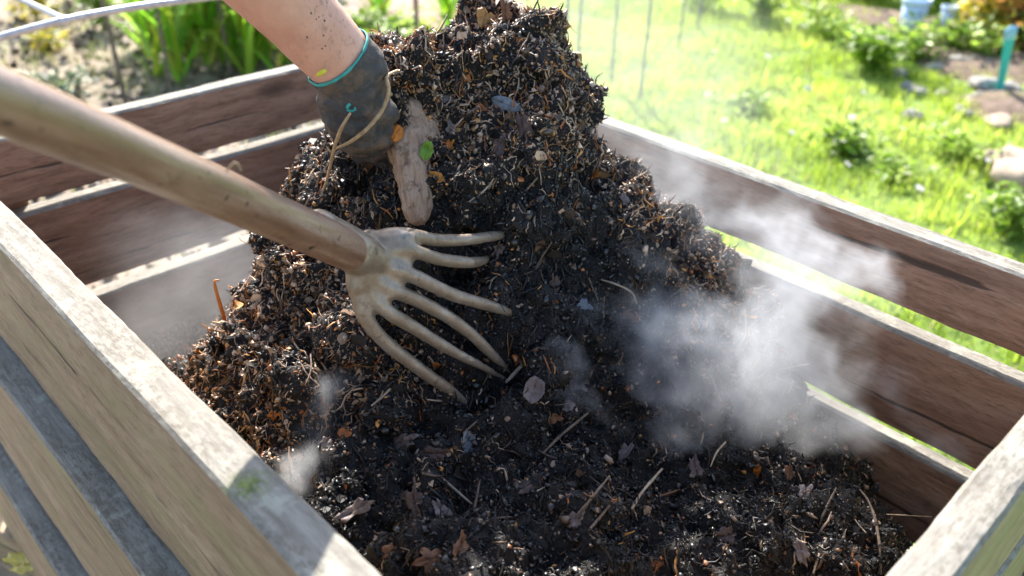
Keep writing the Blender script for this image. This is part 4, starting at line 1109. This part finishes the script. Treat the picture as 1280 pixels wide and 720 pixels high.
# metal rail with its brace and legs
A0 = P(-60, 64, 1.95); A1 = P(60, 30, 2.0); A2 = P(150, 12, 2.05); A3 = P(250, -2, 2.1); A4 = P(420, -22, 2.3)
RL = empty('metal_rail', Vector((A0.x, A0.y, 0)), 'thin galvanised rail with a slanting brace crossing the top left corner', 'rail')
def rp(name, pts, r_, mat=M_steel): o = tube_obj(name, pts, [r_, r_], mat, None, sides=12, n=20); keep(o, RL); return o
rp('rail', [A0, A1, A2, A3, A4], .0075); rp('brace', [P(79, 24, 2.01), P(26, -1, 2.25), P(-60, -42, 2.7)], .0065)
for a in (A0, A4): rp('leg', [a, (a.x, a.y, -.1)], .0075)
rp('clamp', [A1 + (A2 - A1) * .14, A1 + (A2 - A1) * .26], .0095)
# teal stake, pots, stones
M_tl = simple('teal_plastic', [(.3, (.02, .38, .34)), (.7, (.04, .50, .44))], 10, .4, 0)
M_bl = simple('blue_tape', [(.3, (.22, .45, .62)), (.7, (.30, .55, .70))], 10, .4, 0)
c = PZ(1251, 112, 0); tp = P(1264, 36, (Vector(CP) - c).length * .965)
TS = empty('plant_stake', c, 'flat teal plastic plant stake leaning at the right of the border', 'stake')
o = tube_obj('blade', [c - Vector((0, 0, .04)), c.lerp(tp, .85)], [.018, .026], M_tl, None, sides=10, n=8, flat=.3, up=tuple(CR[2])); keep(o, TS)
o = tube_obj('tip', [c.lerp(tp, .85), tp], [.030, .034], M_bl, None, sides=10, n=4, flat=.32, up=tuple(CR[2])); keep(o, TS)
M_pot = simple('pale_blue_plastic', [(.3, (.45, .58, .80)), (.7, (.55, .68, .86))], 12, .35, 0)
def pot(px, py, r_, h, lab):
    c = PZ(px, py, 0); root = empty('flower_pot', c, lab, 'pot', 'pale blue pots in the border')
    def lathe(prof, name):
        V, Fc = [], []; sd = 28
        for (rr, z) in prof:
            for k in range(sd): V.append((rr * math.cos(2 * PI * k / sd), rr * math.sin(2 * PI * k / sd), z))
        for i in range(len(prof) - 1):
            for k in range(sd): k2 = (k + 1) % sd; Fc.append((i * sd + k, i * sd + k2, (i + 1) * sd + k2, (i + 1) * sd + k))
        link(name, mesh(V, Fc), M_pot, root)
    lathe([(0.001, .002), (r_ * .72, .0), (r_ * .95, h * .85), (r_ * .9, h * .85), (r_ * .68, .012), (.001, .012)], 'body')
    lathe([(r_ * .95, h * .83), (r_ * 1.06, h * .84), (r_ * 1.08, h), (r_ * .99, h), (r_ * .95, h * .83)], 'rim')
    leafc = empty  # no plant in it
pot(1136, 42, .075, .20, 'larger pale blue pot in the border at the top right')
pot(1180, 36, .042, .13, 'smaller pale blue pot right of the larger one')
M_stone = simple('pale_stone', [(.3, (.18, .16, .14)), (.6, (.30, .28, .25)), (.8, (.42, .40, .37))], 22, .85, .6, .004)
M_stone2 = simple('buff_stone', [(.3, (.24, .18, .13)), (.7, (.42, .33, .25))], 14, .85, .6, .004)
def stone(px, py, s, mat, lab, seed, flat=.6, grp='pale stones edging the border'):
    c = PZ(px, py, 0); me = fused([((-.3 * s, 0, 0), .8 * s, (.3 * s, .1 * s, 0), .75 * s)], s / 7, 3); displace(me, [(s * .7, .9 / s), (s * .25, 2.4 / s)], seed)
    for vv in me.vertices: vv.co.z *= flat
    o = link('stone', me, mat); o.location = (c.x, c.y, gz(c.x, c.y) + s * flat * .35); o.rotation_euler.z = seed; props(o, lab, 'stone', grp)
for i, (px, py, s, lab) in enumerate([(1188, 76, .055, 'pale stone left of the shaded gap'), (1204, 79, .065, 'large pale stone in the middle of the border'), (1222, 77, .06, 'pale stone just right of the large middle one'), (1166, 82, .05, 'grey pale stone at the left end of the border'),
                                     (1122, 88, .05, 'pale stone beside the big dark clump'), (1138, 106, .04, 'small pale stone in the grass left'), (1152, 110, .045, 'pale stone in the grass next to the small one'), (1178, 112, .035, 'round pale stone in the grass below the border'),
                                     (1229, 106, .075, 'big whitish stone at the foot of the teal stake'), (1224, 122, .06, 'whitish stone in front of the big one'), (1262, 108, .06, 'whitish stone right of the teal stake'), (1203, 138, .045, 'pale stone alone below the stake'),
                                     (1142, 143, .045, 'bright pale stone alone in the lawn')]):
    stone(px, py, s, M_stone, lab, i + 1)
stone(1282, 218, .16, M_stone2, 'large buff rock at the right edge of the lawn', 21, .5, None)
stone(1268, 262, .06, M_stone, 'small pale stone under the buff rock', 23)
stone(1250, 150, .07, M_stone2, 'buff clod in the soil below the stake', 24, .4)
# bare soil patch of the border
def patch(px, py, rx, ry, seed, mat, name='soil_patch'):
    c = PZ(px, py, 0); V = [(0, 0, .02)]; na = 40; Fc = []
    for r_ in (.5, 1.0):
        for k in range(na):
            th = 2 * PI * k / na; rr = r_ * (1 + .25 * noise.noise(Vector((math.cos(th) * 2 + seed, math.sin(th) * 2, 0))))
            V.append((math.cos(th) * rx * rr, math.sin(th) * ry * rr, .018 if r_ < 1 else -.03))
    for k in range(na):
        k2 = (k + 1) % na; Fc += [(0, 1 + k, 1 + k2), (1 + k, 1 + na + k, 1 + na + k2, 1 + k2)]
    o = link(name, mesh(V, Fc), mat); o.location = (c.x, c.y, .004); props(o, kind='structure')
M_soil = simple('dark_soil', [(.3, (.10, .065, .045)), (.6, (.20, .14, .10)), (.8, (.30, .22, .16))], 18, .95, .9, .01)
patch(1225, 72, .55, .4, 3, M_soil); patch(1268, 130, .25, .25, 5, M_soil); patch(1150, 30, .8, .25, 9, M_soil); patch(540, 4, 1.2, .5, 7, simple('reddish_soil', [(.3, (.26, .16, .12)), (.7, (.42, .29, .23))], 12, .95, .8, .01))

# daisies in the grass
def daisy_parts():
    root = bpy.data.objects.new('daisy', None)
    V, Fc = [], []
    for k in range(12):
        a = 2 * PI * k / 12; d = Vector((math.cos(a), math.sin(a), 0)); s = Vector((-d.y, d.x, 0)); b = len(V)
        V += [d * .003, d * .010 + s * .0032 + Vector((0, 0, .001)), d * .0155 + Vector((0, 0, .0)), d * .010 - s * .0032 + Vector((0, 0, .001))]; Fc.append((b, b + 1, b + 2, b + 3))
    return baked(mesh(V, Fc), [('SOLIDIFY', dict(thickness=.0006))]), mesh(*tube([(0, 0, -.001), (0, 0, .003)], [.0045, .0035], sides=10, n=2)), mesh(*tube([(0, 0, -.05), (.002, 0, -.001)], [.0012, .0012], sides=5, n=3))
pm, cm, sm = daisy_parts()
M_pet = simple('petal_white', [(.3, (.75, .75, .74)), (.7, (.82, .82, .80))], 10, .6, 0, trans=.3); M_yel = simple('daisy_centre', [(.3, (.6, .4, .02)), (.7, (.7, .5, .03))], 10, .7, 0)
for me_, mt in ((pm, M_pet), (cm, M_yel), (sm, M_stem)): me_.materials.append(mt)
GD = 'small white daisies dotted over the lawn'
spots = [(846, 63), (893, 64), (1002, 73), (1052, 58), (1065, 146), (1052, 176), (1142, 144), (1178, 224), (1211, 245), (1110, 190), (952, 40), (900, 30), (930, 95), (1010, 110), (1080, 115), (1160, 195), (1128, 160), (990, 165), (960, 70), (1040, 130), (1235, 200), (1180, 170), (1095, 140), (860, 120), (985, 25), (1070, 25), (1215, 215), (1010, 190), (1150, 235), (1060, 205), (905, 150), (845, 110)]
for i, (px, py) in enumerate(spots[::2] + spots[1::4]):
    c = PZ(px, py, .06); root = empty('daisy', c, 'small white daisy standing open in the sunny lawn', 'flower', GD)
    root.rotation_euler = (random.uniform(.1, .6), random.uniform(-.4, .2), random.uniform(0, 6)); root.scale = [random.uniform(.7, 1.25)] * 3
    for nm, me_ in (('petals', pm), ('flower_centre', cm), ('stem', sm)):
        o = bpy.data.objects.new(nm, me_); COL.objects.link(o); o.parent = root
# things at the lower left, outside the bin
c = PZ(-6, 676, .0)
board('plank', (c.x - .30, c.y - .16), (c.x + .16, c.y + .02), .05, 0.0, .11, 1, [M_out, M_out], None, seed=77, n=20)
props(bpy.data.objects['plank'], 'short brown plank on the ground at the bottom left outside the bin', 'plank')
o = link('fallen_leaf', leaf_mesh(.055, 'torn', 71, .3, .5), simple('leaf_yellow', [(.3, (.45, .32, .04)), (.7, (.62, .5, .10))], 60, .5, .3)); lp = PZ(30, 704, .12)
o.location = lp; o.rotation_euler = (.2, -.2, .6); props(o, 'yellow fallen leaf at the bottom left corner', 'leaf')
leafy('weed_clump', 0, 615, .16, .14, 120, .05, G2, 'bright green weed beside the plank at the bottom left', 'weed', None, 91)
stone(2, 622, .07, M_stone, 'bright white stone at the left edge outside the bin', 31, .6, None)

# ------------------------------------------------------------------ steam
def steam(name, blobs, dens, label, warp=.055, thr=.28, soft=.5, nscale=11, vox=.008, g=.05, wisp=1.0, strand=.6):
    """a real fog volume: the density field is evaluated once into a voxel grid"""
    gt = bpy.data.node_groups.new(name + '_field', 'GeometryNodeTree')
    gt.interface.new_socket('Geometry', in_out='INPUT', socket_type='NodeSocketGeometry')
    gt.interface.new_socket('Geometry', in_out='OUTPUT', socket_type='NodeSocketGeometry')
    q = N.__new__(N); q.t = gt
    go = gt.nodes.new('NodeGroupOutput'); v = gt.nodes.new('GeometryNodeInputPosition').outputs[0]
    w1 = q.vmath('SUBTRACT', q.noise(v, nscale * .8, 2, .5, color=True), (.5, .5, .5))
    w2 = q.vmath('SUBTRACT', q.noise(v, nscale * 3.2, 3, .6, color=True), (.5, .5, .5))
    p = q.vmath('ADD', v, q.vmath('MULTIPLY', w1, (warp * 2,) * 3)); p = q.vmath('ADD', p, q.vmath('MULTIPLY', w2, (warp * .55,) * 3))
    acc = None; lo = Vector((9, 9, 9)); hi = Vector((-9, -9, -9))
    for b in blobs:
        (x, y, d, r_) = b[:4]; amp = b[4] if len(b) > 4 else 1.0
        c = P(x, y, d); rr = r_ * d / F
        L = q.vmath('LENGTH', q.vmath('MULTIPLY', q.vmath('SUBTRACT', p, tuple(c)), (1 / (rr * 1.25),) * 3))
        f = q.math('MULTIPLY', q.math('SUBTRACT', 1.0, L, clamp=True), amp)
        acc = f if acc is None else q.math('ADD', acc, f)
        for i in range(3):
            lo[i] = min(lo[i], c[i] - rr * 1.25 - warp * .5); hi[i] = max(hi[i], c[i] + rr * 1.25 + warp * .5)
    n1 = q.noise(p, nscale, 4, .6)
    dn = q.math('ADD', acc, q.math('MULTIPLY', q.math('SUBTRACT', n1, .5), wisp))
    dn = q.math('DIVIDE', q.math('SUBTRACT', dn, thr), soft, clamp=True)
    rg = q.math('SUBTRACT', 1.0, q.math('ABSOLUTE', q.math('SUBTRACT', q.math('MULTIPLY', q.noise(q.vmath('ADD', p, q.vmath('MULTIPLY', w1, (warp * 1.5,) * 3)), nscale * 1.3, 3, .6), 2.0), 1.0)))
    rg = q.math('POWER', rg, 4.5)
    dn = q.math('MULTIPLY', dn, q.math('ADD', 1 - strand, q.math('MULTIPLY', rg, strand * 1.5)))
    dn = q.math('MULTIPLY', dn, q.math('MULTIPLY', acc, 12.0, clamp=True))
    dn = q.math('MULTIPLY', dn, dens)
    vc = gt.nodes.new('GeometryNodeVolumeCube'); q.l(dn, vc.inputs['Density'])
    vc.inputs['Min'].default_value = lo; vc.inputs['Max'].default_value = hi
    for ax, nm in enumerate(('Resolution X', 'Resolution Y', 'Resolution Z')): vc.inputs[nm].default_value = max(8, int((hi[ax] - lo[ax]) / vox))
    sm = gt.nodes.new('GeometryNodeSetMaterial'); q.l(vc.outputs[0], sm.inputs[0])
    m_ = bpy.data.materials.new(name + '_air'); m_.use_nodes = True; t = m_.node_tree; t.nodes.remove(t.nodes['Principled BSDF'])
    pv = t.nodes.new('ShaderNodeVolumePrincipled'); pv.inputs['Color'].default_value = (.92, .93, .945, 1); pv.inputs['Anisotropy'].default_value = g; pv.inputs['Density'].default_value = 1.0
    t.links.new(pv.outputs[0], t.nodes['Material Output'].inputs['Volume'])
    sm.inputs['Material'].default_value = m_
    q.l(sm.outputs[0], go.inputs[0])
    vd = bpy.data.volumes.new(name); vd.materials.append(m_)
    o = bpy.data.objects.new(name, vd); COL.objects.link(o)
    md = o.modifiers.new('field', 'NODES'); md.node_group = gt
    props(o, label, 'steam', kind='stuff'); return o
steam('steam_plume', [(850, 430, 1.06, 62), (905, 500, 1.06, 72), (975, 440, 1.08, 74), (955, 350, 1.10, 72, .7), (1030, 345, 1.12, 62, .62), (1086, 335, 1.13, 42, .62), (905, 265, 1.14, 72, .52), (980, 280, 1.14, 56, .45),
                      (830, 215, 1.16, 60, .7), (1000, 525, 1.10, 58), (1070, 560, 1.12, 36, .7), (1045, 450, 1.12, 42, .8), (1090, 400, 1.13, 30, .6), (780, 400, 1.03, 46, .55), (1120, 480, 1.15, 40, .5), (1150, 545, 1.16, 40, .45), (720, 470, 1.0, 50, .5), (800, 330, 1.06, 50, .5), (760, 530, 1.0, 46, .4), (840, 560, 1.02, 40, .45)],
      9.5, 'white curling plume of steam rising from the right side of the heap', thr=.19, soft=.45, warp=.075, nscale=11, wisp=1.25, vox=.004, strand=.78)
steam('thin_steam', [(800, 130, 1.25, 110), (720, 60, 1.3, 110), (880, 90, 1.3, 100), (760, 0, 1.3, 110), (860, 190, 1.22, 80), (950, 220, 1.25, 60, .6), (690, -40, 1.35, 100)],
      .95, 'thin veil of steam drifting above the right wall towards the lawn', thr=.05, soft=.7, warp=.06, nscale=6, vox=.014, wisp=.35)
steam('steam_wisp', [(398, 545, .95, 30), (385, 590, .93, 34), (420, 500, .97, 30), (440, 470, .98, 24), (365, 605, .92, 26), (450, 540, .95, 26, .7), (400, 500, .96, 28), (372, 575, .93, 28)],
      16, 'small curl of steam over the front left slope of the heap', thr=.25, soft=.8, warp=.03, nscale=22, vox=.004, strand=.85)
steam('bin_steam', [(230, 360, 1.28, 90), (280, 320, 1.3, 70), (190, 420, 1.25, 60), (300, 370, 1.25, 50)],
      1.3, 'bluish steam hanging in the hollow behind the left flank of the heap', thr=.08, soft=.6, warp=.05, nscale=8, vox=.014, wisp=.4)
